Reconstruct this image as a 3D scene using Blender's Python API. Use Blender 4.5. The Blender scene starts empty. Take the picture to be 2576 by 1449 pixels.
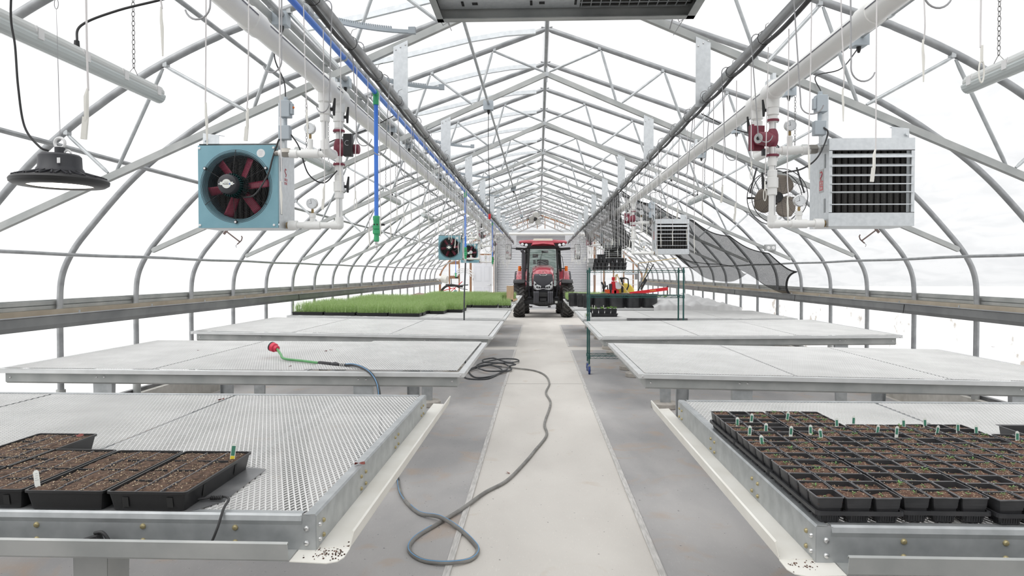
import bpy, math, random
from math import sin, cos, pi, radians as R
from mathutils import Vector, Matrix
random.seed(11)
SC = bpy.context.scene
COL = SC.collection
EYE = 1.63            # camera height
X0 = 0.085            # ridge line of the house
ORD = ('first second third fourth fifth sixth seventh eighth ninth tenth eleventh twelfth thirteenth fourteenth fifteenth '
       'sixteenth seventeenth eighteenth nineteenth twentieth').split()
TENS = {2: 'twenty', 3: 'thirty', 4: 'forty', 5: 'fifty', 6: 'sixty', 7: 'seventy', 8: 'eighty', 9: 'ninety'}
def nth(i):           # 1-based
    if i <= 20: return ORD[i-1]
    t, u = divmod(i, 10)
    return (TENS[t][:-1]+'ieth') if u == 0 else TENS[t]+'-'+ORD[u-1]

# ------------------------------------------------------------------ mesh builder
class MB:
    def __init__(s): s.v=[]; s.f=[]; s.mi=[]; s.m=0; s.T=None
    def add(s, vs, fs):
        n=len(s.v)
        if s.T is not None: vs=[s.T@Vector(v) for v in vs]
        s.v.extend([tuple(v) for v in vs]); s.f.extend([tuple(i+n for i in f) for f in fs]); s.mi.extend([s.m]*len(fs)); return s
    def box(s,x0,x1,y0,y1,z0,z1):
        return s.add([(x0,y0,z0),(x1,y0,z0),(x1,y1,z0),(x0,y1,z0),(x0,y0,z1),(x1,y0,z1),(x1,y1,z1),(x0,y1,z1)],
              [(0,3,2,1),(4,5,6,7),(0,1,5,4),(1,2,6,5),(2,3,7,6),(3,0,4,7)])
    def beam(s,p,q,w,h,up=(0,0,1)):
        p=Vector(p);q=Vector(q);d=(q-p).normalized();u=Vector(up)
        r=d.cross(u)
        if r.length<1e-5: r=d.cross(Vector((1,0,0)))
        r.normalize();u=r.cross(d).normalized();r=r*w/2;u=u*h/2
        return s.add([p-r-u,p+r-u,p+r+u,p-r+u,q-r-u,q+r-u,q+r+u,q-r+u],
              [(0,3,2,1),(4,5,6,7),(0,1,5,4),(1,2,6,5),(2,3,7,6),(3,0,4,7)])
    def tube(s,pts,r,n=8,closed=False,caps=True,flat=None):
        P=[Vector(p) for p in pts];m=len(P)
        if m<2: return s
        T=[]
        for i in range(m):
            if closed: d=P[(i+1)%m]-P[i-1]
            elif i==0: d=P[1]-P[0]
            elif i==m-1: d=P[-1]-P[-2]
            else:
                a=(P[i]-P[i-1]);b=(P[i+1]-P[i])
                d=(a.normalized() if a.length>1e-9 else a)+(b.normalized() if b.length>1e-9 else b)
            T.append(d.normalized() if d.length>1e-9 else Vector((0,0,1)))
        a=Vector((0,0,1)) if abs(T[0].z)<.9 else Vector((1,0,0))
        N=(a-T[0]*a.dot(T[0])).normalized(); vs=[]
        for i in range(m):
            if i:
                ax=T[i-1].cross(T[i])
                if ax.length>1e-8:
                    N=Matrix.Rotation(T[i-1].angle(T[i]),3,ax.normalized())@N
            B=T[i].cross(N); rr=r[i] if isinstance(r,(list,tuple)) else r
            for k in range(n):
                t=2*pi*k/n; vs.append(P[i]+N*(cos(t)*rr)+B*(sin(t)*rr*(flat or 1)))
        fs=[]
        for i in range(m if closed else m-1):
            j=(i+1)%m
            for k in range(n):
                l=(k+1)%n; fs.append((i*n+k,i*n+l,j*n+l,j*n+k))
        if caps and not closed:
            fs.append(tuple(range(n-1,-1,-1))); fs.append(tuple((m-1)*n+k for k in range(n)))
        return s.add(vs,fs)
    def rod(s,p,q,r,n=10,r2=None): return s.tube([p,q],[r,r if r2 is None else r2],n)
    def lathe(s,prof,c=(0,0,0),ax=(0,0,1),n=24,capA=True,capB=True):
        ax=Vector(ax).normalized();c=Vector(c)
        a=Vector((1,0,0)) if abs(ax.x)<.9 else Vector((0,1,0))
        N=(a-ax*a.dot(ax)).normalized();B=ax.cross(N);vs=[]
        for r,h in prof:
            for k in range(n):
                t=2*pi*k/n;vs.append(c+ax*h+N*(cos(t)*r)+B*(sin(t)*r))
        fs=[]
        for i in range(len(prof)-1):
            for k in range(n):
                l=(k+1)%n;fs.append((i*n+k,i*n+l,(i+1)*n+l,(i+1)*n+k))
        if capA: fs.append(tuple(range(n-1,-1,-1)))
        if capB: fs.append(tuple((len(prof)-1)*n+k for k in range(n)))
        return s.add(vs,fs)
    def prism(s,poly,axis,a,b):
        # poly: 2d points; axis 0/1/2 = direction of extrusion
        def mk(p,t): return {0:(t,p[0],p[1]),1:(p[0],t,p[1]),2:(p[0],p[1],t)}[axis]
        n=len(poly);vs=[mk(p,a) for p in poly]+[mk(p,b) for p in poly]
        fs=[tuple(range(n-1,-1,-1)),tuple(range(n,2*n))]+[(i,(i+1)%n,n+(i+1)%n,n+i) for i in range(n)]
        return s.add(vs,fs)
    def strip(s,poly,axis,a,b):          # open profile swept (sheet metal)
        def mk(p,t): return {0:(t,p[0],p[1]),1:(p[0],t,p[1]),2:(p[0],p[1],t)}[axis]
        n=len(poly);vs=[mk(p,a) for p in poly]+[mk(p,b) for p in poly]
        return s.add(vs,[(i,i+1,n+i+1,n+i) for i in range(n-1)])
    def loft(s,secs,close=True,capA=True,capB=True):
        n=len(secs[0]);vs=[p for q in secs for p in q];fs=[]
        for i in range(len(secs)-1):
            for k in range(n if close else n-1):
                l=(k+1)%n;fs.append((i*n+k,i*n+l,(i+1)*n+l,(i+1)*n+k))
        if capA: fs.append(tuple(range(n-1,-1,-1)))
        if capB: fs.append(tuple((len(secs)-1)*n+k for k in range(n)))
        return s.add(vs,fs)
    def ball(s,c,r,n=10,sc=(1,1,1)):
        c=Vector(c);vs=[];fs=[];m=n//2
        for i in range(m+1):
            p=pi*i/m
            for k in range(n):
                t=2*pi*k/n;vs.append((c.x+r*sc[0]*sin(p)*cos(t),c.y+r*sc[1]*sin(p)*sin(t),c.z+r*sc[2]*cos(p)))
        for i in range(m):
            for k in range(n):
                l=(k+1)%n;fs.append((i*n+k,(i+1)*n+k,(i+1)*n+l,i*n+l))
        return s.add(vs,fs)
    def grid(s,fn,nu,nv):
        vs=[fn(i/nu,j/nv) for j in range(nv+1) for i in range(nu+1)];w=nu+1
        return s.add(vs,[(j*w+i,j*w+i+1,(j+1)*w+i+1,(j+1)*w+i) for j in range(nv) for i in range(nu)])
    def build(s,name,mats,parent=None,smooth=True,bevel=0,solid=0,loc=None,angle=35):
        me=bpy.data.meshes.new(name);me.from_pydata(s.v,[],s.f)
        mats=mats if isinstance(mats,(list,tuple)) else [mats]
        for m in mats: me.materials.append(m)
        if len(mats)>1: me.polygons.foreach_set('material_index',s.mi)
        if smooth:
            me.polygons.foreach_set('use_smooth',[True]*len(s.f)); me.update()
            me.set_sharp_from_angle(angle=R(angle))
        me.update()
        o=bpy.data.objects.new(name,me);COL.objects.link(o)
        if parent: o.parent=parent
        if loc is not None: o.location=loc
        if bevel:
            b=o.modifiers.new('edge','BEVEL');b.width=bevel;b.segments=2;b.limit_method='ANGLE';b.angle_limit=R(40)
        if solid:
            b=o.modifiers.new('thick','SOLIDIFY');b.thickness=solid;b.offset=0
        return o

def tag(o,label=None,cat=None,group=None,kind=None):
    if label: o['label']=label
    if cat: o['category']=cat
    if group: o['group']=group
    if kind: o['kind']=kind
    return o
def empty(name,loc,label,cat,group=None,rz=0):
    o=bpy.data.objects.new(name,None);COL.objects.link(o);o.location=loc;o.rotation_euler=(0,0,rz);o.empty_display_size=.1
    return tag(o,label,cat,group)
def dup(o,loc=None,label=None,group=None,parent=None,rz=None):
    c=o.copy();COL.objects.link(c)
    if parent is not None: c.parent=parent
    for ch in list(o.children): dup(ch,parent=c)
    if loc is not None: c.location=loc
    if rz is not None: c.rotation_euler=(0,0,rz)
    if label: c['label']=label
    if group: c['group']=group
    return c
def text(name,body,size,m,parent,loc,rot,align='CENTER',ext=.0004):
    cu=bpy.data.curves.new(name,'FONT');cu.body=body;cu.size=size;cu.align_x=align;cu.align_y='CENTER';cu.extrude=ext
    t=bpy.data.objects.new('lettering_source',cu);me=bpy.data.meshes.new_from_object(t);bpy.data.objects.remove(t);bpy.data.curves.remove(cu)
    me.name=name;me.materials.clear();me.materials.append(m)
    o=bpy.data.objects.new(name,me);COL.objects.link(o);o.parent=parent;o.location=loc;o.rotation_euler=rot
    return o
def scribble(name,m,parent,org,du,dv,n,seed):
    """small illegible print: rows of short dashes in the plane spanned by du, dv"""
    rn=random.Random(seed);b=MB();o=Vector(org);du=Vector(du);dv=Vector(dv)
    nn=du.cross(dv).normalized()*.0004;x=0
    for i in range(n):
        a=o+du*((i+.12)/n);c=o+du*((i+.12+rn.uniform(.45,.75))/n);k=rn.choice((0,1,2))
        for v0,v1 in (((0,.28),(.72,1)) if k==0 else ((0,1),) if k==1 else ((.0,.2),(.4,.6),(.8,1))):
            b.add([a+dv*v0+nn,c+dv*v0+nn,c+dv*v1+nn,a+dv*v1+nn],[(0,1,2,3)])
    return b.build(name,m,parent,smooth=False)
def arc(c,r,a0,a1,n,plane='xz'):
    out=[]
    for i in range(n+1):
        t=R(a0+(a1-a0)*i/n);u=r*cos(t);v=r*sin(t)
        out.append({'xz':(c[0]+u,c[1],c[2]+v),'yz':(c[0],c[1]+u,c[2]+v),'xy':(c[0]+u,c[1]+v,c[2])}[plane])
    return out
def spline(pts,n=8):
    P=[Vector(p) for p in pts];P=[P[0]*2-P[1]]+P+[P[-1]*2-P[-2]];out=[]
    for i in range(1,len(P)-2):
        a,b,c,d=P[i-1:i+3]
        for k in range(n):
            t=k/n;out.append(.5*((2*b)+(c-a)*t+(2*a-5*b+4*c-d)*t*t+(3*b-a-3*c+d)*t**3))
    out.append(P[-2]);return out

# ------------------------------------------------------------------ materials
def mat(name,col,rough=.5,metal=0.,col2=None,scale=8.,detail=3,bump=0.,bscale=None,spec=.5,stretch=None,lo=.35,hi=.65,coat=0.,trans=0.,alpha=None):
    m=bpy.data.materials.new(name);m.use_nodes=True;nt=m.node_tree;b=nt.nodes['Principled BSDF']
    b.inputs['Base Color'].default_value=(*col,1);b.inputs['Roughness'].default_value=rough;b.inputs['Metallic'].default_value=metal
    b.inputs['Specular IOR Level'].default_value=spec
    if coat: b.inputs['Coat Weight'].default_value=coat
    if trans: b.inputs['Transmission Weight'].default_value=trans
    if col2 or bump:
        tc=nt.nodes.new('ShaderNodeTexCoord');mp=nt.nodes.new('ShaderNodeMapping');nt.links.new(tc.outputs['Object'],mp.inputs[0])
        if stretch: mp.inputs['Scale'].default_value=stretch
        n=nt.nodes.new('ShaderNodeTexNoise');n.inputs['Scale'].default_value=scale;n.inputs['Detail'].default_value=detail
        nt.links.new(mp.outputs[0],n.inputs['Vector'])
        if col2:
            r=nt.nodes.new('ShaderNodeValToRGB');r.color_ramp.elements[0].position=lo;r.color_ramp.elements[1].position=hi
            r.color_ramp.elements[0].color=(*col,1);r.color_ramp.elements[1].color=(*col2,1)
            nt.links.new(n.outputs['Fac'],r.inputs[0]);nt.links.new(r.outputs[0],b.inputs['Base Color'])
        if bump:
            n2=n
            if bscale:
                n2=nt.nodes.new('ShaderNodeTexNoise');n2.inputs['Scale'].default_value=bscale;n2.inputs['Detail'].default_value=3
                nt.links.new(mp.outputs[0],n2.inputs['Vector'])
            bp=nt.nodes.new('ShaderNodeBump');bp.inputs['Strength'].default_value=bump;bp.inputs['Distance'].default_value=.01
            nt.links.new(n2.outputs['Fac'],bp.inputs['Height']);nt.links.new(bp.outputs[0],b.inputs['Normal'])
    return m
M={}
M['galv']=mat('galvanized_steel',(.40,.42,.43),.42,.5,(.50,.52,.53),scale=14)
M['galv_pipe']=mat('galvanized_pipe',(.31,.32,.33),.42,.45,(.41,.42,.43),scale=10)
M['galv_plate']=mat('galvanized_plate',(.66,.69,.71),.38,.45,(.74,.77,.79),scale=30)
M['galv_dull']=mat('weathered_galvanized',(.37,.385,.38),.48,.4,(.48,.49,.48),scale=5,detail=6)
M['alu']=mat('bench_aluminium',(.70,.71,.71),.4,.45,(.78,.79,.79),scale=6)
M['mesh']=mat('expanded_metal',(.68,.68,.67),.5,.25,(.76,.76,.75),scale=3)
M['steel']=mat('bright_steel',(.7,.7,.7),.25,.9)
M['gut_out']=mat('gutter_face',(.20,.205,.21),.5,.3,(.27,.275,.275),scale=3)
M['gut_in']=mat('gutter_inside_dust',(.42,.37,.30),.8,0,(.50,.45,.37),scale=5)
M['cream']=mat('drain_gutter_cream',(.78,.76,.70),.5,.05,(.86,.85,.80),scale=4,detail=6)
M['pvc']=mat('white_pvc',(.91,.91,.89),.35,0,(.94,.94,.92),scale=5)
M['pvcline']=mat('pvc_stripe',(.16,.16,.2),.5)
M['blue']=mat('blue_pipe',(.05,.20,.80),.35,0,(.09,.28,.86),scale=4)
M['green']=mat('green_coupling',(.05,.42,.18),.4)
M['bluepaint']=mat('heater_blue_paint',(.18,.36,.43),.4,0,(.21,.40,.47),scale=6)
M['darkblue']=mat('fan_orifice',(.03,.065,.085),.5)
M['black']=mat('black_plastic',(.016,.016,.017),.42)
M['blacksoft']=mat('black_pot_plastic',(.030,.031,.034),.38,0,(.05,.05,.053),scale=9)
M['potrim']=mat('pot_rim_highlight',(.11,.11,.115),.3,0,(.16,.16,.165),scale=40)  # light catching the rims, painted as a paler rim colour
M['rubber']=mat('black_rubber',(.03,.03,.032),.6,0,(.05,.05,.052),scale=20)
M['tyre']=mat('tractor_tyre',(.035,.034,.033),.75,0,(.075,.072,.068),scale=6,detail=5)
M['wire']=mat('dark_wire',(.05,.05,.052),.4,.3)
M['charcoal']=mat('charcoal_paint',(.035,.036,.042),.45)
M['maroon']=mat('fan_blade_red',(.26,.015,.05),.4,0,(.32,.03,.07),scale=10)
M['pumpred']=mat('pump_red',(.19,.025,.05),.45,0,(.24,.04,.065),scale=14)
M['motorgreen']=mat('motor_teal',(.02,.075,.075),.45,.2)
M['fin']=mat('dark_fin_coil',(.03,.03,.03),.5,.4,(.07,.065,.06),scale=60,stretch=(1,1,14))
M['boxgrey']=mat('grey_electrical_box',(.42,.47,.51),.5)
M['dial']=mat('gauge_dial',(.80,.82,.84),.4)
M['union']=mat('brown_steel_union',(.36,.34,.31),.35,.7)
M['brass']=mat('brass',(.35,.25,.12),.35,.8)
M['white']=mat('white_paint',(.80,.80,.80),.45)
M['offwhite']=mat('off_white_plastic',(.78,.77,.72),.5)
M['string']=mat('drip_tube_white',(.70,.68,.68),.5)
M['hook']=mat('zinc_wire',(.36,.36,.37),.4,.5)
M['chain']=mat('steel_chain',(.16,.155,.15),.4,.5)
M['redtxt']=mat('red_print',(.65,.10,.12),.5)
M['bluetxt']=mat('blue_print',(.06,.14,.45),.5)
M['greytxt']=mat('grey_label',(.50,.50,.50),.5)
M['blacktxt']=mat('black_print',(.02,.02,.02),.6)
M['fixture']=mat('light_fixture_grey',(.60,.62,.61),.4)
M['diffuser']=mat('ribbed_diffuser',(.58,.63,.63),.22,0,spec=.6)
M['soil']=mat('potting_soil',(.045,.026,.017),.95,0,(.14,.085,.058),scale=55,detail=8,bump=1.,bscale=60)
M['redsoil']=mat('reddish_soil',(.060,.032,.022),.95,0,(.165,.09,.062),scale=45,detail=8,bump=1.,bscale=60)
M['perlite']=mat('perlite',(.34,.25,.15),.8,0,(.56,.47,.34),scale=60)
M['divider']=mat('insert_rim_grey',(.10,.10,.11),.4,0,(.17,.17,.18),scale=20)
M['leaf']=mat('seedling_leaf',(.10,.25,.06),.5,0,(.20,.38,.12),scale=40)
M['leaf2']=mat('tomato_leaf',(.16,.36,.05),.5,0,(.30,.50,.10),scale=40)
M['deadleaf']=mat('dried_red_leaf',(.16,.035,.03),.7,0,(.28,.09,.07),scale=60)
M['tagwhite']=mat('tag_white',(.78,.80,.76),.4)
M['taggreen']=mat('tag_green',(.06,.22,.15),.4)
M['tagyellow']=mat('tag_yellow',(.80,.66,.05),.4)
M['mulchmat']=mat('black_sheet',(.10,.105,.11),.35,0,(.20,.20,.205),scale=7,detail=6)
M['hose']=mat('dark_hose',(.05,.055,.06),.5,0,(.09,.095,.10),scale=9)
M['hosedust']=mat('dusty_hose',(.22,.215,.205),.7,0,(.31,.305,.29),scale=9)
M['hoseblue']=mat('hose_blue_stripe',(.18,.42,.72),.5)
M['wandgreen']=mat('wand_green',(.10,.32,.12),.35,0,(.14,.40,.16),scale=12)
M['wandred']=mat('rose_red',(.72,.04,.09),.35)
M['rack']=mat('green_epoxy_rack',(.02,.095,.085),.35,.1)
M['castor']=mat('castor_blue',(.02,.05,.22),.4)
M['tred']=mat('tractor_red',(.46,.06,.09),.25,0,(.52,.09,.12),scale=3,coat=1.)
M['tblack']=mat('tractor_black',(.018,.018,.02),.4)
M['tgrey']=mat('tractor_grey',(.055,.056,.066),.5)
M['cream2']=mat('roof_hatch_cream',(.72,.68,.58),.4)
M['orange']=mat('indicator_orange',(.75,.16,.01),.25)
M['lens']=mat('lamp_lens',(.75,.78,.80),.12,.2)
M['mirror']=mat('mirror_glass',(.85,.87,.88),.04,1.)
M['implred']=mat('implement_red',(.62,.02,.03),.4)
M['implorange']=mat('implement_orange',(.60,.08,.02),.4)
M['yellow']=mat('disc_yellow',(.85,.70,.12),.45)
M['greysteel']=mat('grey_tube',(.30,.31,.32),.4,.4)
M['wood']=mat('stud_timber',(.27,.14,.075),.65,0,(.36,.20,.115),scale=6,stretch=(8,8,1),detail=4)
M['plywood']=mat('pale_plywood',(.55,.38,.24),.7,0,(.66,.48,.32),scale=6,stretch=(6,6,1))
M['burgundy']=mat('burgundy_plastic',(.20,.045,.06),.35,0,(.32,.11,.12),scale=14)
M['slat']=mat('roll_door_slat',(.76,.77,.80),.38,.25)
M['door']=mat('white_door',(.78,.80,.84),.4)
M['timer']=mat('timer_white',(.82,.84,.82),.3)
M['lcd']=mat('timer_screen',(.30,.36,.12),.3)
M['greytray']=mat('grey_clear_tray',(.42,.43,.43),.4)
M['tan']=mat('tan_hose',(.62,.48,.26),.5)
M['clear']=mat('milky_tank',(.62,.62,.63),.35)
M['concdisc']=mat('concrete_pad',(.42,.39,.35),.85,0,(.52,.49,.45),scale=20,detail=6,bump=.3)
M['curb']=mat('concrete_curb',(.52,.50,.46),.85,0,(.62,.60,.56),scale=10,detail=7,bump=.3)
M['batten']=mat('edge_batten',(.50,.49,.47),.7,0,(.70,.68,.66),scale=9,stretch=(9,1,9),detail=6)

def special(name):
    m=bpy.data.materials.new(name);m.use_nodes=True;nt=m.node_tree;nt.nodes.clear()
    return m,nt,nt.nodes.new,nt.links.new
def film(name,thru=.48,grid=None,dirt=False,wr=1.):
    m,nt,N,L=special(name)
    out=N('ShaderNodeOutputMaterial');tc=N('ShaderNodeTexCoord')
    mp=N('ShaderNodeMapping');mp.inputs['Rotation'].default_value=(.5,.1,0);mp.inputs['Scale'].default_value=(.5,1.,7.);L(tc.outputs['Object'],mp.inputs[0])
    n=N('ShaderNodeTexNoise');n.inputs['Scale'].default_value=1.5;n.inputs['Detail'].default_value=4;n.inputs['Distortion'].default_value=.7;L(mp.outputs[0],n.inputs['Vector'])
    r=N('ShaderNodeValToRGB');r.color_ramp.elements[0].position=.36;r.color_ramp.elements[1].position=.56
    w=1-.13*wr  # shading of the film's wrinkles put into its colour
    r.color_ramp.elements[0].color=(w*.975,w*.985,w,1);r.color_ramp.elements[1].color=(.985,.99,1,1);L(n.outputs['Fac'],r.inputs[0])
    col=r.outputs[0]
    if grid:
        sx=N('ShaderNodeSeparateXYZ');L(tc.outputs['Object'],sx.inputs[0])
        def line(sock,freq):
            a=N('ShaderNodeMath');a.operation='MULTIPLY';a.inputs[1].default_value=freq;L(sock,a.inputs[0])
            b=N('ShaderNodeMath');b.operation='FRACT';L(a.outputs[0],b.inputs[0])
            c=N('ShaderNodeMath');c.operation='LESS_THAN';c.inputs[1].default_value=.22;L(b.outputs[0],c.inputs[0]);return c.outputs[0]
        f=line(sx.outputs['Z'],grid[1])
        if grid[0]:
            mx=N('ShaderNodeMath');mx.operation='MAXIMUM';L(f,mx.inputs[0]);L(line(sx.outputs['Y'],grid[0]),mx.inputs[1]);f=mx.outputs[0]
        mm=N('ShaderNodeMix');mm.data_type='RGBA';mm.inputs[7].default_value=(.90,.91,.92,1);L(f,mm.inputs[0]);L(col,mm.inputs[6]);col=mm.outputs[2]
    if dirt:
        n2=N('ShaderNodeTexNoise');n2.inputs['Scale'].default_value=9;n2.inputs['Detail'].default_value=7;L(tc.outputs['Object'],n2.inputs['Vector'])
        n3=N('ShaderNodeTexNoise');n3.inputs['Scale'].default_value=1.1;L(tc.outputs['Object'],n3.inputs['Vector'])
        mu=N('ShaderNodeMath');mu.operation='MULTIPLY';L(n2.outputs['Fac'],mu.inputs[0]);L(n3.outputs['Fac'],mu.inputs[1])
        rr=N('ShaderNodeValToRGB');rr.color_ramp.elements[0].position=.34;rr.color_ramp.elements[1].position=.40;L(mu.outputs[0],rr.inputs[0])
        mm=N('ShaderNodeMix');mm.data_type='RGBA';mm.inputs[7].default_value=(.60,.56,.52,1);L(rr.outputs[0],mm.inputs[0]);L(col,mm.inputs[6]);col=mm.outputs[2]
    t=N('ShaderNodeBsdfTransparent');L(col,t.inputs[0])
    tl=N('ShaderNodeBsdfTranslucent');L(col,tl.inputs[0])
    df=N('ShaderNodeBsdfDiffuse');L(col,df.inputs[0])
    m1=N('ShaderNodeMixShader');m1.inputs[0].default_value=.25;L(tl.outputs[0],m1.inputs[1]);L(df.outputs[0],m1.inputs[2])
    m2=N('ShaderNodeMixShader');m2.inputs[0].default_value=thru;L(m1.outputs[0],m2.inputs[1]);L(t.outputs[0],m2.inputs[2])
    L(m2.outputs[0],out.inputs[0]);return m
M['film']=film('poly_film',wr=.6)
M['filmL']=film('poly_film_lower',grid=(38,38),wr=.8)
M['filmR']=film('ribbed_side_panel',grid=(None,24),dirt=True,wr=.6)
def glass(name,tint,gl=.12):
    m,nt,N,L=special(name);out=N('ShaderNodeOutputMaterial')
    t=N('ShaderNodeBsdfTransparent');t.inputs[0].default_value=(*tint,1);g=N('ShaderNodeBsdfGlossy');g.inputs['Roughness'].default_value=.02
    fr=N('ShaderNodeFresnel');fr.inputs[0].default_value=1.5
    a=N('ShaderNodeMath');a.operation='ADD';a.inputs[1].default_value=gl;L(fr.outputs[0],a.inputs[0])
    mx=N('ShaderNodeMixShader');L(a.outputs[0],mx.inputs[0]);L(t.outputs[0],mx.inputs[1]);L(g.outputs[0],mx.inputs[2]);L(mx.outputs[0],out.inputs[0]);return m
M['glass']=glass('tractor_glass',(.55,.64,.60))
def netmat():
    m,nt,N,L=special('knitted_shade_net');out=N('ShaderNodeOutputMaterial')
    t=N('ShaderNodeBsdfTransparent');d=N('ShaderNodeBsdfDiffuse');d.inputs[0].default_value=(.03,.03,.03,1)
    tc=N('ShaderNodeTexCoord');n=N('ShaderNodeTexNoise');n.inputs['Scale'].default_value=120;n.inputs['Detail'].default_value=4;L(tc.outputs['Object'],n.inputs['Vector'])
    r=N('ShaderNodeMapRange');r.inputs[1].default_value=.3;r.inputs[2].default_value=.7;r.inputs[3].default_value=.55;r.inputs[4].default_value=.82;L(n.outputs['Fac'],r.inputs[0])
    mx=N('ShaderNodeMixShader');L(r.outputs[0],mx.inputs[0]);L(t.outputs[0],mx.inputs[1]);L(d.outputs[0],mx.inputs[2]);L(mx.outputs[0],out.inputs[0]);return m
M['net']=netmat()
def emit(name,col,s):
    m,nt,N,L=special(name);out=N('ShaderNodeOutputMaterial');e=N('ShaderNodeEmission');e.inputs[0].default_value=(*col,1);e.inputs[1].default_value=s;L(e.outputs[0],out.inputs[0]);return m
M['led']=emit('lamp_led',(1,.93,.82),4.)
def plastic_sheet():
    m,nt,N,L=special('white_plastic_sheet');out=N('ShaderNodeOutputMaterial')
    tl=N('ShaderNodeBsdfTranslucent');tl.inputs[0].default_value=(.97,.97,.97,1);d=N('ShaderNodeBsdfPrincipled');d.inputs['Base Color'].default_value=(.94,.94,.94,1);d.inputs['Roughness'].default_value=.3
    mx=N('ShaderNodeMixShader');mx.inputs[0].default_value=.88;L(tl.outputs[0],mx.inputs[1]);L(d.outputs[0],mx.inputs[2]);L(mx.outputs[0],out.inputs[0]);return m
M['sheet']=plastic_sheet()
def grassmat():
    m=bpy.data.materials.new('grass_blades');m.use_nodes=True;nt=m.node_tree;b=nt.nodes['Principled BSDF'];N=nt.nodes.new;L=nt.links.new
    tc=N('ShaderNodeTexCoord');n=N('ShaderNodeTexNoise');n.inputs['Scale'].default_value=30;L(tc.outputs['Object'],n.inputs['Vector'])
    r=N('ShaderNodeValToRGB');e=r.color_ramp.elements;e[0].position=.3;e[1].position=.7;e[0].color=(.30,.47,.13,1);e[1].color=(.58,.72,.38,1);L(n.outputs['Fac'],r.inputs[0]);L(r.outputs[0],b.inputs['Base Color'])
    b.inputs['Roughness'].default_value=.5
    out=[x for x in nt.nodes if x.type=='OUTPUT_MATERIAL'][0];tl=N('ShaderNodeBsdfTranslucent');L(r.outputs[0],tl.inputs[0]);mx=N('ShaderNodeMixShader');mx.inputs[0].default_value=.5
    L(b.outputs[0],mx.inputs[1]);L(tl.outputs[0],mx.inputs[2]);L(mx.outputs[0],out.inputs[0]);return m
M['grass']=grassmat()
def floormat(name,base,dark,stain,stain_lo,stain_hi,sc=1.):
    m=bpy.data.materials.new(name);m.use_nodes=True;nt=m.node_tree;b=nt.nodes['Principled BSDF'];N=nt.nodes.new;L=nt.links.new
    tc=N('ShaderNodeTexCoord')
    def noise(s,d=6,dist=0.,stretch=None):
        mp=N('ShaderNodeMapping');L(tc.outputs['Object'],mp.inputs[0])
        if stretch: mp.inputs['Scale'].default_value=stretch
        n=N('ShaderNodeTexNoise');n.inputs['Scale'].default_value=s;n.inputs['Detail'].default_value=d;n.inputs['Distortion'].default_value=dist;L(mp.outputs[0],n.inputs['Vector']);return n.outputs['Fac']
    def ramp(f,a,ca,bb,cb):
        r=N('ShaderNodeValToRGB');e=r.color_ramp.elements;e[0].position=a;e[1].position=bb;e[0].color=ca;e[1].color=cb;L(f,r.inputs[0]);return r.outputs[0]
    def mix(f,a,c):
        x=N('ShaderNodeMix');x.data_type='RGBA';L(f,x.inputs[0]);L(a,x.inputs[6])
        if isinstance(c,tuple): x.inputs[7].default_value=c
        else: L(c,x.inputs[7])
        return x.outputs[2]
    c=ramp(noise(1.4*sc,8,.3,(1,.5,1)),.32,(*dark,1),.66,(*base,1))
    W=(1,1,1,1);K=(0,0,0,1)
    c=mix(ramp(noise(2.2*sc,9,1.),stain_lo,K,stain_hi,W),c,(*stain,1))
    c=mix(ramp(noise(38,3),.70,K,.74,W),c,(*[x*.45 for x in dark],1))
    c=mix(ramp(noise(22,8,0,(6,1,1)),.60,K,.85,(.5,.5,.5,1)),c,(*[min(1,x*1.35) for x in base],1))
    L(c,b.inputs['Base Color']);b.inputs['Roughness'].default_value=.75
    bp=N('ShaderNodeBump');bp.inputs['Strength'].default_value=.15;bp.inputs['Distance'].default_value=.004;L(noise(60,4),bp.inputs['Height']);L(bp.outputs[0],b.inputs['Normal'])
    return m
M['concrete']=floormat('aisle_concrete',(.74,.71,.665),(.64,.61,.57),(.58,.49,.40),.64,.84)
M['floormat']=floormat('grey_floor_mat',(.52,.505,.495),(.35,.345,.35),(.50,.38,.29),.56,.80)

# ------------------------------------------------------------------ camera, sky, view
F=1735.;PITCH=math.atan2(724.5-687,F);YAW=math.atan2((1355-1288)*cos(PITCH),F)
fw=Vector((-sin(YAW)*cos(PITCH),cos(YAW)*cos(PITCH),-sin(PITCH)));rt=Vector((cos(YAW),sin(YAW),0));up=rt.cross(fw)
cd=bpy.data.cameras.new('camera');cd.sensor_width=36;cd.lens=36*F/2576;cd.clip_start=.05;cd.clip_end=300
cam=bpy.data.objects.new('camera',cd);COL.objects.link(cam)
mw=Matrix((rt,up,-fw)).transposed().to_4x4();mw.translation=Vector((0,0,EYE));cam.matrix_world=mw;SC.camera=cam
w=bpy.data.worlds.new('overcast_sky');SC.world=w;w.use_nodes=True;nt=w.node_tree;bg=nt.nodes['Background']
tc=nt.nodes.new('ShaderNodeTexCoord');sx=nt.nodes.new('ShaderNodeSeparateXYZ');rp=nt.nodes.new('ShaderNodeValToRGB')
nt.links.new(tc.outputs['Generated'],sx.inputs[0]);nt.links.new(sx.outputs['Z'],rp.inputs[0])
rp.color_ramp.elements[0].position=0;rp.color_ramp.elements[0].color=(.98,.99,1,1);rp.color_ramp.elements[1].position=1;rp.color_ramp.elements[1].color=(1.,1.,1,1)
nt.links.new(rp.outputs[0],bg.inputs[0]);bg.inputs[1].default_value=.66
sd=bpy.data.lights.new('veiled_sun','SUN');sd.energy=2.5;sd.angle=R(70);sd.color=(1,.985,.96);so=bpy.data.objects.new('veiled_sun',sd);COL.objects.link(so);so.rotation_euler=(R(28),R(-20),0);so.location=(3,2,12)
vs=SC.view_settings;vs.view_transform='Standard';vs.look='None';vs.exposure=.48;vs.gamma=1;vs.use_curve_mapping=False
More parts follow.
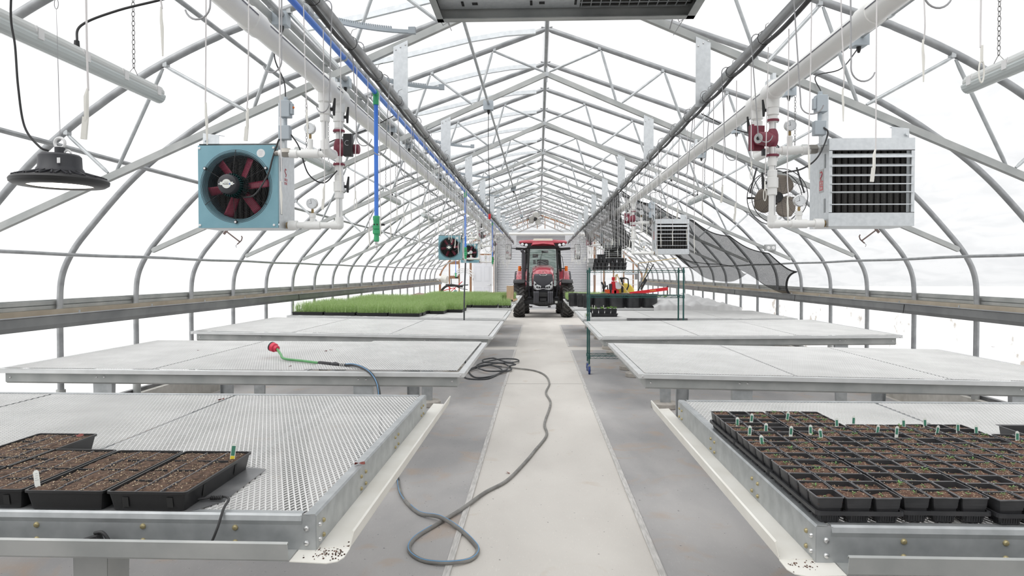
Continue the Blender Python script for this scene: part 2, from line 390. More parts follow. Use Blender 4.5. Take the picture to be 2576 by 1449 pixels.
SC.cycles.max_bounces=8;SC.cycles.diffuse_bounces=4;SC.cycles.glossy_bounces=3;SC.cycles.transmission_bounces=6;SC.cycles.transparent_max_bounces=24
SC.cycles.use_denoising=True;SC.cycles.caustics_reflective=False;SC.cycles.caustics_refractive=False
# ================================================================== the house
YB=31.0; YF=-2.0
PROF=[(4.555,.30),(4.555,1.30),(4.545,1.50),(4.52,1.63),(4.47,1.75),(4.385,1.89),(4.28,2.02),(4.09,2.24),(3.905,2.44),(3.72,2.612),(3.52,2.772),(3.37,2.878),(3.24,2.968),(3.04,3.09),(2.88,3.18),(2.68,3.28),(2.46,3.378),(2.3,3.441),(1.2,3.83),(.06,4.236),(0,4.245)]
def hoopz(r):
    r=abs(r)
    for (a,za),(b,zb) in zip(PROF,PROF[1:]):
        if b<=r<=a and a>b: return za+(zb-za)*(a-r)/(a-b)
    return 1.3
def chordz(r): return 3.77-.434*abs(r)
def struct(o): return tag(o,kind='structure')
b=MB();b.box(-60,60,-20,90,-.30,-.06);struct(b.build('ground',mat('outside_ground',(.80,.80,.79),.9),smooth=False))
b=MB();b.box(X0-4.75,X0+4.75,YF,YB+.6,-.05,0);struct(b.build('floor',M['concrete'],smooth=False))
for nm,x0,x1,y0,y1,lab in (('floor_mat',-4.40,-.50,YF,14.62,'dark grey floor mat under the hose-side benches, from the camera to the cross path'),
                       ('floor_mat',.675,4.55,YF,14.62,'dark grey floor mat under the pot-side benches, from the camera to the cross path'),
                       ('floor_mat',-4.40,-.50,15.25,21.7,'dark grey floor mat on the grass-tray side beyond the cross path'),
                       ('floor_mat',.675,4.55,15.25,21.7,'rust-stained grey floor mat on the black tub side beyond the cross path')):
    b=MB();n=40
    b.box(x0,x1,y0,y1,0.0005,.004);tag(b.build(nm,M['floormat'],smooth=False),lab,'floor mat','grey floor mats beside the aisle')
k=1
for x in (-.495,.668):
    for y0,y1 in ((YF,3.6),(3.605,9.9),(9.905,14.6),(15.27,21.6)):
        b=MB();d=.006*(1 if k%2 else -1)
        b.add([(x-.019,y0,.0041),(x+.019,y0,.0041),(x+.019+d,y1,.0041),(x-.019+d,y1,.0041),(x-.019,y0,.011),(x+.019,y0,.011),(x+.019+d,y1,.011),(x-.019+d,y1,.011)],
              [(0,3,2,1),(4,5,6,7),(0,1,5,4),(1,2,6,5),(2,3,7,6),(3,0,4,7)])
        struct(b.build('trim_%d'%k,M['batten'],smooth=False));k+=1
# control joints and sand along the aisle edges
b=MB()
b.beam((-.47,10.1,.001),(.64,10.14,.001),.006,.002);b.beam((-.47,3.0,.001),(.64,2.99,.001),.004,.002)
struct(b.build('trim_9',mat('joint_dark_line',(.33,.31,.29),.9),smooth=False))  # plain dark strips marking the control joints
for sgn,side in ((-1,'left'),(1,'right')):
    b=MB();xa=X0+sgn*4.53;xb=X0+sgn*4.80
    b.prism([(min(xa,xb),-.05),(max(xa,xb),-.05),(max(xa,xb),.29),(min(xa,xb),.29)],1,YF,YB);struct(b.build('baseboard_'+side,M['curb'],smooth=False))
    # lower side curtain
    x=X0+sgn*4.66
    b=MB();b.grid(lambda u,v:(x+sgn*(.10*(1-v)**1.5+.012*sin(u*YB*5.1+v*3)),YF+u*(YB-YF),.29+v*1.06),132,6)
    struct(b.build('wall_'+side,M['filmL' if sgn<0 else 'filmR']))
def shellpt(sgn,i,y,t):
    r,z=t
    ph=((y-1.39)/1.219)%1
    bul=.018*sin(pi*ph)
    wr=.006*sin(y*9+r*14)+.005*sin(y*21-z*17)
    return (X0+sgn*(r+.035+bul*.3+wr),y,z+.035+bul+wr)
SH=[(4.60,1.33),(4.585,1.5)]+PROF[3:]
VENT=[(2.16,3.86),(1.67,3.95),(1.19,4.06),(.80,4.15),(.44,4.205),(.12,4.225),(0,4.245)]
SHL=[p for p in SH if p[0]>2.2]+[(2.165,3.49),(2.15,3.86)]+VENT[1:]
def shell(prof,sgn):
    b=MB();ny=100;n=len(prof)
    vs=[shellpt(sgn,i,YF+(YB-YF)*j/ny*1.0,prof[i]) for j in range(ny+1) for i in range(n)]
    b.add(vs,[(j*n+i,j*n+i+1,(j+1)*n+i+1,(j+1)*n+i) for j in range(ny) for i in range(n-1)]);return b
b=shell(SH,1);c=shell(SHL,-1);b.add(c.v,c.f);struct(b.build('ceiling',M['film'],angle=60))
# back gable film with the openings left for the two doors
def gable_outline():
    pts=[(X0-r-.03,z+.03) for r,z in SHL];pts+=[(X0+r+.03,z+.03) for r,z in reversed(SH)];return pts
b=MB();
go=gable_outline()
left=[p for p in go if p[0]<=-3.02]
def roofz(x):
    best=4.28
    for (xa,za),(xb,zb) in zip(go,go[1:]):
        if min(xa,xb)<=x<=max(xa,xb) and abs(xa-xb)>1e-6: best=za+(zb-za)*(x-xa)/(xb-xa)
    return best
def panel(xa,xb,z0,n=24):
    for i in range(n):
        u=xa+(xb-xa)*i/n;v=xa+(xb-xa)*(i+1)/n
        b.add([(u,YB+.06,z0),(v,YB+.06,z0),(v,YB+.06,max(z0,roofz(v))),(u,YB+.06,max(z0,roofz(u)))],[(0,1,2,3)])
panel(-4.55,-2.98,.0);panel(-2.98,-2.08,2.43,8);panel(-2.08,-1.90,0,3);panel(-1.90,2.20,3.55,30);panel(2.20,4.72,0,24)
struct(b.build('wall_back',M['film'],smooth=False))
# gable timber studs, each a stick of its own
def stud(x,z0,z1,w=.05,lab=None):
    b=MB();b.box(x-w/2,x+w/2,YB-.05,YB+.05,z0,z1);o=b.build('timber_stud',M['wood'],smooth=False)
    return tag(o,lab,'timber stud','brown gable studs')
for i,x in enumerate((-4.45,-4.02,-3.58)): stud(x,.0,roofz(x)-.10,lab='brown upright gable stud, %s from the grass-side wall'%nth(i+1))
stud(-3.06,.0,roofz(-3.06)-.10,.09,lab='wide brown gable stud on the hinge side of the white door')
stud(-1.985,.0,roofz(-1.985)-.10,.09,lab='brown gable stud between white door and roll-up door')
for i,x in enumerate((-.964,-.50,-.062,.28,.723,1.17)): stud(x,3.62,roofz(x)-.1,.03,lab='short brown stud above the roll-up door hood, %s from the white door side'%nth(i+1))
stud(2.50,0,roofz(2.5)-.1,.09,lab='wide brown gable stud beside the roll-up door, pump side')
for i,x in enumerate((2.915,3.35,3.80,4.22,4.6)): stud(x,0,roofz(x)-.1,.05,lab='brown upright gable stud, %s beyond the wide one at the roll-up door'%nth(i+1))
def nog(x0,x1,z0,z1,lab):
    b=MB();b.box(x0,x1,YB-.04,YB+.04,z0,z1);tag(b.build('timber_nogging',M['wood'],smooth=False),lab,'timber block','brown gable blocks')
nog(-3.995,-3.605,2.03,2.17,'upper brown timber block between two gable studs, above the blue drop')
nog(-3.995,-3.605,1.38,1.51,'lower brown timber block between two gable studs, behind the coiled hose')
nog(-3.01,-2.035,2.435,2.50,'brown timber head over the white door')
for sgn,nm in ((-1,'grass side'),(1,'pump side')):
    b=MB();pts=[(X0+sgn*(r-.02),z-.03) for r,z in PROF[1:]]
    for (xa,za),(xb,zb) in zip(pts,pts[1:]): b.beam((xa,YB,za),(xb,YB,zb),.06,.08,up=(0,1,0))
    b.beam((pts[0][0],YB,0),(pts[0][0],YB,1.27),.09,.09,up=(0,1,0))
    tag(b.build('timber_gable_rafter',M['wood'],smooth=False),'curved brown timber rafter edging the end gable, %s'%nm,'rafter','gable rafters')
# white panelled door
d=MB();d.box(-2.945,-2.10,YB-.02,YB+.03,.30,2.40)
o=struct(d.build('door_1',M['door'],smooth=False,bevel=.004))
p=MB()
for x0,x1 in ((-2.83,-2.58),(-2.44,-2.20)):
    for z0,z1 in ((.48,.98),(1.26,1.92),(2.06,2.30)):
        p.tube([(x0,YB-.022,z0),(x1,YB-.022,z0),(x1,YB-.022,z1),(x0,YB-.022,z1)],.008,6,closed=True)
        p.box(x0+.03,x1-.03,YB-.028,YB-.019,z0+.03,z1-.03)
p.build('door_panel',M['door'],o,smooth=False)
h=MB();h.lathe([(.028,0),(.028,.012),(.012,.014),(.012,.05)],(-2.17,YB-.02,1.11),(0,-1,0),12);h.rod((-2.17,YB-.065,1.11),(-2.30,YB-.065,1.10),.010)
h.build('door_handle',M['steel'],o)
h=MB()
for z in (.5,1.3,2.2): h.rod((-2.95,YB-.025,z),(-2.95,YB-.025,z+.1),.009,8)
h.build('door_hinge',M['steel'],o)
# roll-up door: curved slats
d=MB();z=.0;pr=[]
z0=.0;n=44
for i in range(n):
    a=z0+3.29*i/n;hh=3.29/n
    pr+=[(YB-.015,a),(YB-.035,a+hh*.10),(YB-.050,a+hh*.35),(YB-.046,a+hh*.6),(YB-.028,a+hh*.85),(YB-.010,a+hh*.95)]
pr.append((YB-.02,3.29))
d.strip(pr,0,-1.88,2.17)
o=struct(d.build('door_2',M['slat'],angle=25,solid=.004))
g=MB();g.box(-2.0,-1.88,YB-.09,YB+.03,0,3.36);g.box(2.17,2.29,YB-.09,YB+.03,0,3.36);g.build('door_guide_rail',M['white'],o,smooth=False)
g=MB();g.box(-1.98,2.27,YB-.34,YB+.02,3.30,3.56);g.build('door_hood',M['galv_plate'],o,smooth=False,bevel=.01)
g=MB();g.box(-1.88,2.17,YB-.06,YB-.0,.0,.07);g.build('door_bottom_bar',M['slat'],o,smooth=False)
for x in (-.35,.48):
    g=MB();g.box(x-.06,x+.06,YB-.075,YB-.055,.10,.15);g.build('door_lift_handle',M['black'],o,smooth=False)
b=MB();b.prism([(X0-4.75,0),(X0+4.75,0)]+[(X0+r,z) for r,z in SH]+[(X0-r,z) for r,z in reversed(SH)],1,-1.35,-1.30);struct(b.build('wall_front_blocker',mat('light_blocker_grey',(.62,.62,.61),.7),smooth=False))  # unseen wall behind the camera, added to darken camera-facing surfaces
# ------------------------------------------------------------------ gutters, film rails, purlins
for sgn,nm in ((-1,'hose side'),(1,'pot side')):
    xi=X0+sgn*4.385;xo=X0+sgn*4.50
    b=MB();b.m=0;b.strip([(xi,1.262),(xi-sgn*.012,1.255),(xi,1.246),(xi+sgn*.006,1.175),(xi+sgn*.03,1.135),(xi+sgn*.10,1.135)],1,YF,30.6)
    b.m=1;b.strip([(xi+sgn*.004,1.26),(xi+sgn*.01,1.178),(xi+sgn*.032,1.14),(xo,1.14),(xo,1.30)],1,YF,30.6)
    o=b.build('wall_gutter',[M['gut_out'],M['gut_in']],smooth=False,solid=.0025)
    tag(o,'long grey sheet-metal gutter along the %s wall with dusty inside'%nm,'gutter','gutters along the side walls')
    for y in ((8.6,12.2,15.9,19.5) if sgn>0 else (12.2,)):
        s=MB();s.beam((xi-sgn*.004,y,1.26),(xi-sgn*.003,y+.03,1.14),.0045,.006,up=(1,0,0));s.build('gutter_joint',M['blacktxt'],o,smooth=False)
    b=MB()
    for y in [5.05+1.219*k for k in range(-2,21)]:
        b.lathe([(.009,0),(.009,.03)],(xi+sgn*.015,y+.05,1.255),(0,0,1),8)
    b.build('gutter_bracket',M['galv'],o)
    b=MB();x=X0+sgn*4.60
    for z in (1.315,1.355): b.box(x-.012,x+.012,YF,30.7,z-.016,z+.016)
    b.box(x-.004+sgn*.01,x+.004+sgn*.01,YF,30.7,1.29,1.385)
    tag(b.build('film_locking_rail',M['galv_dull'],smooth=False),'double aluminium film rail behind the posts above the %s gutter'%nm,'rail','film rails along the side walls')
def purlin(r,z,rad,lab,sgn,y0=YF,y1=30.6,sag=0.):
    b=MB();pts=[]
    n=60
    for i in range(n+1):
        y=y0+(y1-y0)*i/n;pts.append((X0+sgn*r,y,z+sag*sin(y*2.7)))
    b.tube(pts,rad,8);return tag(b.build('purlin_pipe',M['galv_pipe']),lab,'purlin','long purlin pipes')
purlin(4.35,1.80,.016,'low thin purlin pipe tying the posts above the hose-side gutter',-1,sag=.004)
purlin(4.35,1.80,.016,'low thin purlin pipe tying the posts above the pot-side gutter',1,sag=.004)
purlin(3.655,2.58,.019,'purlin pipe crossing the hoops behind the round high-bay lamp',-1)
purlin(2.36,3.355,.017,'purlin pipe below the hoops between light fixtures and white heating main',-1)
purlin(0,4.19,.022,'ridge purlin pipe running along the peak of the house',1)
purlin(1.95,3.505,.022,'grey vent-sill purlin running beside the blue water pipe',-1)
b=MB();b.box(X0-2.17,X0-2.13,YF,30.6,3.50,3.62);b.box(X0-2.06,X0-2.02,YF,30.6,3.455,3.52)
tag(b.build('roof_vent_sill',M['galv_dull'],smooth=False),'flat grey metal sill of the long roof vent on the blue pipe side','vent sill')
b=MB();b.rod((X0-1.32,YF,3.02),(X0-1.32,30.5,3.02),.021,10)
for y in [2.4+1.219*k for k in range(23)]: b.rod((X0-1.32,y,3.02),(X0-1.32,y+.06,3.02),.034,10)
tag(b.build('vent_drive_shaft',M['galv']),'long galvanized drive shaft with collars that turns the toothed vent arms','shaft')
# ------------------------------------------------------------------ hoops
HY=[5.05+1.219*k for k in range(-2,21)]
def hoop_mesh():
    b=MB();pts=[(X0-r,0,z) for r,z in PROF]+[(X0+r,0,z) for r,z in reversed(PROF[:-1])]
    pts=spline(pts[1:-1],3);pts=[Vector((X0-4.555,0,.30))]+pts+[Vector((X0+4.555,0,.30))]
    b.tube(pts,.0275,12);return b
TOPS=[.575,1.25,1.93,2.86,3.62];BOTS=[0,.78,1.52,2.225,3.27]
hoop0=hoop_mesh().build('roof_hoop',M['galv_pipe'])
for sgn in (-1,1):
    s=MB();s.rod((X0+sgn*4.555,0,.29),(X0+sgn*4.555,0,.54),.040,12);s.build('post_sleeve',M['galv_dull'],hoop0)
hoopt=dup(hoop0)
for sgn in (-1,1):
    c=MB();c.beam((X0+sgn*.01,0,3.77),(X0+sgn*4.36,0,chordz(4.36)),.042,.05,up=(0,0,1));c.build('truss_chord',M['galv_dull'],hoopt,smooth=False)
    nodes=[]
    for i in range(5):
        nodes.append(('b',BOTS[i]));nodes.append(('t',TOPS[i]))
    for (ka,ra),(kb,rb) in zip(nodes,nodes[1:]):
        if kb=='b': pa,pb=(ra+.012,hoopz(ra+.012)-.036),(rb-.03,chordz(rb)+.03)
        else: pa,pb=(ra+.03,chordz(ra)+.028),(rb-.012,hoopz(rb-.012)-.036)
        P=Vector((X0+sgn*pa[0],0,pa[1]));Q=Vector((X0+sgn*pb[0],0,pb[1]))
        wb=MB();wb.tube([P,P.lerp(Q,.08),P.lerp(Q,.92),Q],[.009,.0135,.0135,.009],8);(wb.beam(Q+Vector((0,0,-.004)),Q+Vector((0,0,.03)),.05,.03,up=(1,0,0)) if kb=='t' else None);wb.build('web_brace',M['galv'],hoopt)
cl=MB();cl.box(X0-.022,X0+.022,-.024,.024,3.745,3.79);cl.rod((X0,0,3.69),(X0,0,3.84),.008);cl.build('chord_splice',M['galv'],hoopt,smooth=False)
vis=0
for i,y in enumerate(HY):
    tr=(i%2==0)
    src=hoopt if tr else hoop0
    if i<2: o=src;o.location=(0,y,0)
    else: o=dup(src,(0,y,0))
    tag(o,('galvanized hoop with roof truss, %s of the frames from the camera' if tr else 'plain galvanized hoop without truss, %s of the frames from the camera')%nth(i+1),'hoop frame','hoop frames of the greenhouse')
    o['index']=i
# raised vent rafters on the blue pipe side
vr=MB();pts=[(X0-r,0,z-.03) for r,z in VENT[:-1]]
for (a,b_) in zip(pts,pts[1:]): vr.beam(a,b_,.035,.05,up=(0,0,1))
v0=vr.build('vent_rafter',M['galv_plate'],smooth=False)
for i,y in enumerate(HY):
    o=v0 if i==0 else dup(v0)
    o.location=(0,y-.10,0);tag(o,'curved channel rafter of the roof vent, %s one from the camera'%nth(i+1),'vent rafter','roof vent rafters')
# toothed rack arms
ra=MB();N_=14
def rk(t): return (X0-1.40+t*.595,0,3.135-.19*t+.085*t*t)
for i in range(N_): ra.beam(rk(i/N_),rk((i+1)/N_),.02,.019)
for i in range(34):
    t=.04+.022*i;p=Vector(rk(t));ra.box(p.x-.004,p.x+.004,-.008,.008,p.z+.008,p.z+.024)
ra.box(rk(.94)[0],rk(1)[0]+.005,-.014,.014,rk(1)[2]-.012,rk(1)[2]+.026)
r0=ra.build('vent_rack_arm',M['boxgrey'],smooth=False)
for i,y in enumerate([4.01+1.219*k for k in (0,1,3,5,7,9,11,13,15,17)]):
    o=r0 if i==0 else dup(r0)
    o.location=(0,y,0);tag(o,'toothed rack arm of the roof vent, %s along the drive shaft'%nth(i+1),'rack arm','vent rack arms')
# hanger plates at each truss
hp=MB();hp.prism([(-.052,2.82),(.052,2.82),(.052,3.318),(-.052,3.272)],1,-.004,.004)
hpo=hp.build('hanger_plate',M['galv_plate'],smooth=False)
bt=MB()
for x,z in ((-.035,3.25),(0,3.27),(.035,3.285)): bt.lathe([(.006,0),(.006,.004),(.003,.007)],(x,-.004,z),(0,-1,0),8)
bt.build('plate_bolt',M['steel'],hpo)
hpm=MB();hpm.prism([(-.052,2.82),(.052,2.82),(.052,3.272),(-.052,3.318)],1,-.004,.004);hpmo=hpm.build('hanger_plate',M['galv_plate'],smooth=False);c_=dup(hpo.children[0],parent=hpmo)
for side,sgn,src in (('blue pipe side',-1,hpo),('shade net side',1,hpmo)):
    n=0
    for i,y in enumerate(HY):
        if i%2: continue
        n+=1
        o=src if n==1 else dup(src)
        o.location=(X0+sgn*1.088,y-.04,0);tag(o,'flat galvanized hanger plate under truss, %s from camera on the %s'%(nth(n),side),'hanger plate','hanger plates under the trusses')
# ================================================================== overhead pipes
def longpipe(name,x,z,r,m,y0,y1,lab,cat,n=12):
    b=MB();b.rod((x,y0,z),(x,y1,z),r,n);return tag(b.build(name,m),lab,cat)
XL=-1.50;ZM=2.95;XR=1.68;ZR=2.935
for x,z,sd,labs in ((XL,ZM,-1,('blue pipe side',)),(XR,ZR,1,('shade net side',))):
    o=longpipe('heating_main_pipe',x,z,.057,M['pvc'],1.0,23.4,'thick white plastic heating main with thin dark stripe, %s'%labs[0],'heating pipe',18)
    s=MB();s.box(x-.0030,x+.0030,1.0,23.4,z-.0022,z+.0022)
    st=s.build('print_stripe',M['pvcline'],o,smooth=False)
    st.location=(-sd*.0565*cos(R(35)),0,0+.0565*sin(R(-35))*0-.0); st.location=(-sd*.0562,0,.010)
    c=MB()
    for y in (3.6,9.3,14.9,20.6): c.lathe([(.064,-.07),(.066,-.06),(.066,.06),(.064,.07)],(x,y,z),(0,1,0),18)
    c.build('pipe_coupling',M['pvc'],o)
    c=MB()
    for i,y in enumerate(HY):
        if i%2==0:
            r=abs(x-X0);c.box(x-.045,x+.045,y-.035,y+.035,z+.045,z+.075);c.box(x-.012,x+.012,y-.03,y+.03,z+.07,chordz(r)-.02)
    c.build('pipe_hanger',M['galv_plate'],o,smooth=False)
b=MB();b.tube([(XL+.0,23.44,2.95),(XL+.3,23.44,2.96),(XR-.3,23.44,2.96),(XR-.0,23.44,2.94)],.045,14)
tag(b.build('heating_cross_pipe',M['pvc']),'white horizontal heating pipe crossing the aisle above the red tractor','heating pipe')
XG={-1:-1.003,1:1.173}
for sgn,sd in ((-1,'blue pipe side'),(1,'shade net side')):
    x=XG[sgn];z=2.865
    o=longpipe('hanging_pipe',x,z,.0245,M['galv_pipe'],1.0,27.6,'galvanized pipe carrying drip tubes and wire hooks, %s'%sd,'pipe')
    c=MB()
    for y in (4.3,9.2,14.1,19.0,23.9): c.rod((x,y,z),(x,y+.12,z),.029,12)
    c.build('pipe_sleeve',M['galv'],o)
    # black feed hose tied under the pipe in shallow swags
    b=MB();pts=[]
    for i in range(0,540):
        y=1.0+i*.05;ph=(y/.61)%1
        pts.append((x-sgn*(-.012)-sgn*.02*sin(pi*ph),y,z-.034-.032*sin(pi*ph)))
    b.tube(pts,.011,6)
    h=tag(b.build('drip_feed_hose',M['rubber']),'black drip feed hose tied in swags under the galvanized pipe, %s'%sd,'hose')
    t=MB()
    for i in range(1,44): t.tube(arc((x,.61*i+.61,z-.012),.037,0,360,10)[:-1],.0018,4,closed=True);t.tube([(x,.61*i+.61,z+.024),(x+.01,.61*i+.62,z+.06),(x+.03,.61*i+.64,z+.075)],.0015,4)
    t.build('cable_tie',M['black'],h)
# conduits with junction boxes under the hoops
def conduit(x,z,boxes,lab,y0=1.0,y1=26.,lab2=''):
    b=MB();b.rod((x,y0,z),(x,y1,z),.013,8);o=tag(b.build('electrical_conduit',M['galv']),lab,'conduit')
    c=MB()
    for i,y in enumerate(HY):
        if i%2==0: c.rod((x,y-.25,z),(x,y-.20,z),.018,8);c.tube(arc((x,y+.0,z),.02,180,0,6),.004,5)
    c.build('conduit_clip',M['galv_plate'],o)
    for i,y in enumerate(boxes):
        c=MB();c.box(x-.05,x+.05,y-.05,y+.05,z-.06,z+.03);c.box(x-.055,x+.055,y-.054,y-.05,z-.064,z+.034)
        bo=c.build('junction_box',M['boxgrey'],o,smooth=False,bevel=.004)
        g=MB();g.lathe([(.017,0),(.017,-.02),(.008,-.045)],(x,y,z-.06),(0,0,1),10);g.build('cable_gland',M['black'],bo)
    return o
conduit(-1.885,3.50,(5.03,6.7,8.84,10.0,13.2,17.2,22.1),'thin grey conduit with square junction boxes under the hoops, blue pipe side')
conduit(2.395,3.385,(5.3,6.75,8.5,10.3,12.6,17.0,22.3),'thin grey conduit with square junction boxes under the hoops, shade net side')
o=conduit(-.545,3.46,(7.52,14.9,22.0),'thin grey conduit with boxes under the truss peaks, near the ridge',y0=4.9)
def cable(name,pts,r,m,lab,cat='cable',n=8,k=8):
    b=MB();b.tube(spline(pts,k),r,n);return tag(b.build(name,m),lab,cat)
o=cable('hanging_cable',[(-.545,7.52,3.40),(-.548,7.52,3.0),(-.538,7.525,2.6),(-.535,7.52,2.27)],.0035,M['black'],'thin black cable hanging from the box under the ridge conduit to a small red plug','cable')
b=MB();b.lathe([(.012,.03),(.014,.02),(.014,-.02),(.008,-.03)],(-.535,7.52,2.245),(0,0,1),10);b.build('cable_plug',M['implred'],o)
# blue water pipe with drops
XB=-1.19;ZB=2.945
b=MB();b.rod((XB,1.0,ZB),(XB,23,ZB),.0165,12)
bp=tag(b.build('water_pipe',M['blue']),'long bright blue water pipe running under the roof beside the white main','water pipe')
c=MB()
for y in (3.1,4.2,7.3,9.0,13,15): c.lathe([(.021,-.012),(.022,0),(.021,.012)],(XB,y,ZB),(0,1,0),12)
c.build('pipe_clip',M['boxgrey'],bp)
DY=[5.03,11.2,17.8]
for i,y in enumerate(DY):
    e=empty('water_drop',(XB,y,0),'blue vertical water drop with green valve, %s from the camera'%nth(i+1),'water drop','blue water drops')
    t=MB();t.lathe([(.022,-.035),(.0225,0),(.022,.035)],(0,0,ZB),(0,1,0),14);t.lathe([(.021,0),(.021,-.075)],(0,0,ZB-.01),(0,0,1),14);t.build('tee_fitting',M['green'],e)
    t=MB();t.rod((0,0,ZB-.05),(0,0,2.05),.0155,14);t.build('drop_pipe',M['blue'],e)
    t=MB();t.lathe([(.019,2.05),(.026,2.045),(.026,2.02),(.023,2.015),(.023,1.985),(.028,1.98),(.028,1.955),(.022,1.95),(.028,1.945),(.028,1.92),(.02,1.915),(.018,1.90),(.020,1.893),(.020,1.865),(.014,1.86)],(0,0,0),(0,0,1),12)
    v=t.build('ball_valve',M['green'],e)
    t=MB();t.rod((.02,-.0,1.985),(.052,0,1.985),.006,8);t.box(.045,.06,-.012,.012,1.978,1.992);t.build('valve_handle',M['black'],v)
    t=MB();
    for dx in (-.011,.011): t.lathe([(.006,0),(.006,.004)],(dx,-.0235,1.985),(0,-1,0),8)
    t.build('valve_port',M['blacktxt'],v)
    t=MB();t.lathe([(.014,1.862),(.014,1.845),(.009,1.84),(.011,1.832),(.011,1.822),(.006,1.815),(.008,1.808),(.008,1.800)],(0,0,0),(0,0,1),10);t.build('hose_nipple',M['steel'],e)
# ================================================================== drip tubes and hooks
def drip(n,L,seed,end):
    rn=random.Random(seed);b=MB()
    dx=rn.uniform(-.012,.012)
    b.m=0;b.tube(spline([(0,0,0),(dx*.3,0,-L*.4),(dx,rn.uniform(-.01,.01),-L*.85),(dx+rn.uniform(-.006,.006),0,-L)],4),.0024,6)
    o=b.build('drip_tube',M['string']);e=dx
    s=MB()
    if end==0: s.tube([(e,0,-L+.005),(e,0,-L-.03),(e+.002,0,-L-.05),(e+.003,0,-L-.125)],[.003,.0042,.005,.0022],6)
    elif end==1: s.tube([(e,0,-L+.005),(e-.004,0,-L-.015),(e-.004,0,-L-.06),(e-.007,0,-L-.075)],[.0025,.0058,.0055,.003],6);s.beam((e-.006,0,-L-.06),(e-.011,0,-L-.11),.012,.006,up=(0,1,0))
    else: s.tube([(e,0,-L+.005),(e,0,-L-.04)],.004,6);s.tube([(e+.007*sin(t),0,-L-.065+.03*cos(t)) for t in [2*pi*i/14 for i in range(14)]],.0022,5,closed=True)
    s.build('drip_stake',M['offwhite'],o);return o
kinds=[drip(0,L,i*7+3,e) for i,(L,e) in enumerate(((.64,0),(.74,1),(.80,0),(.55,2),(.70,2),(.90,0),(.60,1),(.45,0)))]
used=set()
def place_drip(x,y,z,k,label,group):
    o=kinds[k]
    if k in used: o=dup(o)
    used.add(k);o.location=(x,y,z);tag(o,label,'drip tube',group);return o
for sgn,sd in ((-1,'blue pipe side'),(1,'shade net side')):
    rn=random.Random(5+sgn);y=1.53 if sgn<0 else 1.63;n=0
    near={-1:[1,7,0,6,2,7,1,0],1:[0,3,7,1,7,0,2,4]}[sgn]
    while y<25.5:
        n+=1
        k=near[n-1] if n<=len(near) else rn.choice([0,1,2,3,4,5,6,0,2])
        place_drip(XG[sgn]-.014*-sgn+rn.uniform(-.006,.006),y,2.80+rn.uniform(-.02,.01),k,'thin white drip tube hanging from the overhead pipe, %s from the camera, %s'%(nth(n),sd),'drip tubes, '+sd)
        y+=.288*(rn.uniform(.93,1.07) if n>8 else 1)
def hookmesh(kind):
    b=MB()
    if kind==0:   # long S hook
        p=arc((0,.0,.012),.037,200,0,8,'xz')+[(.034,0,-.05),(.015,0,-.40)]+arc((-.028,0,-.43),.042,0,-165,10,'xz')
    else:
        p=arc((0,.0,.012),.037,-20,180,8,'xz')+[(-.034,0,-.05),(-.012,0,-.46)]+arc((.036,0,-.48),.048,180,345,10,'xz')
    b.tube(p,.0030,6);return b.build('wire_hook',M['hook'])
hk=[hookmesh(0),hookmesh(1)];hu=set()
for sgn,sd in ((-1,'blue pipe side'),(1,'shade net side')):
    rn=random.Random(9+sgn);y=2.05;n=0
    while y<25:
        n+=1;k=rn.choice((0,1));o=hk[k]
        if k in hu: o=dup(o)
        hu.add(k);o.location=(XG[sgn],y,2.865);o.rotation_euler=(0,rn.uniform(-.05,.05),rn.uniform(-.5,.5))
        tag(o,'long zinc wire hook on the galvanized pipe, %s from the camera, %s'%(nth(n),sd),'wire hook','wire hooks, '+sd);y+=.585*rn.uniform(.9,1.1)
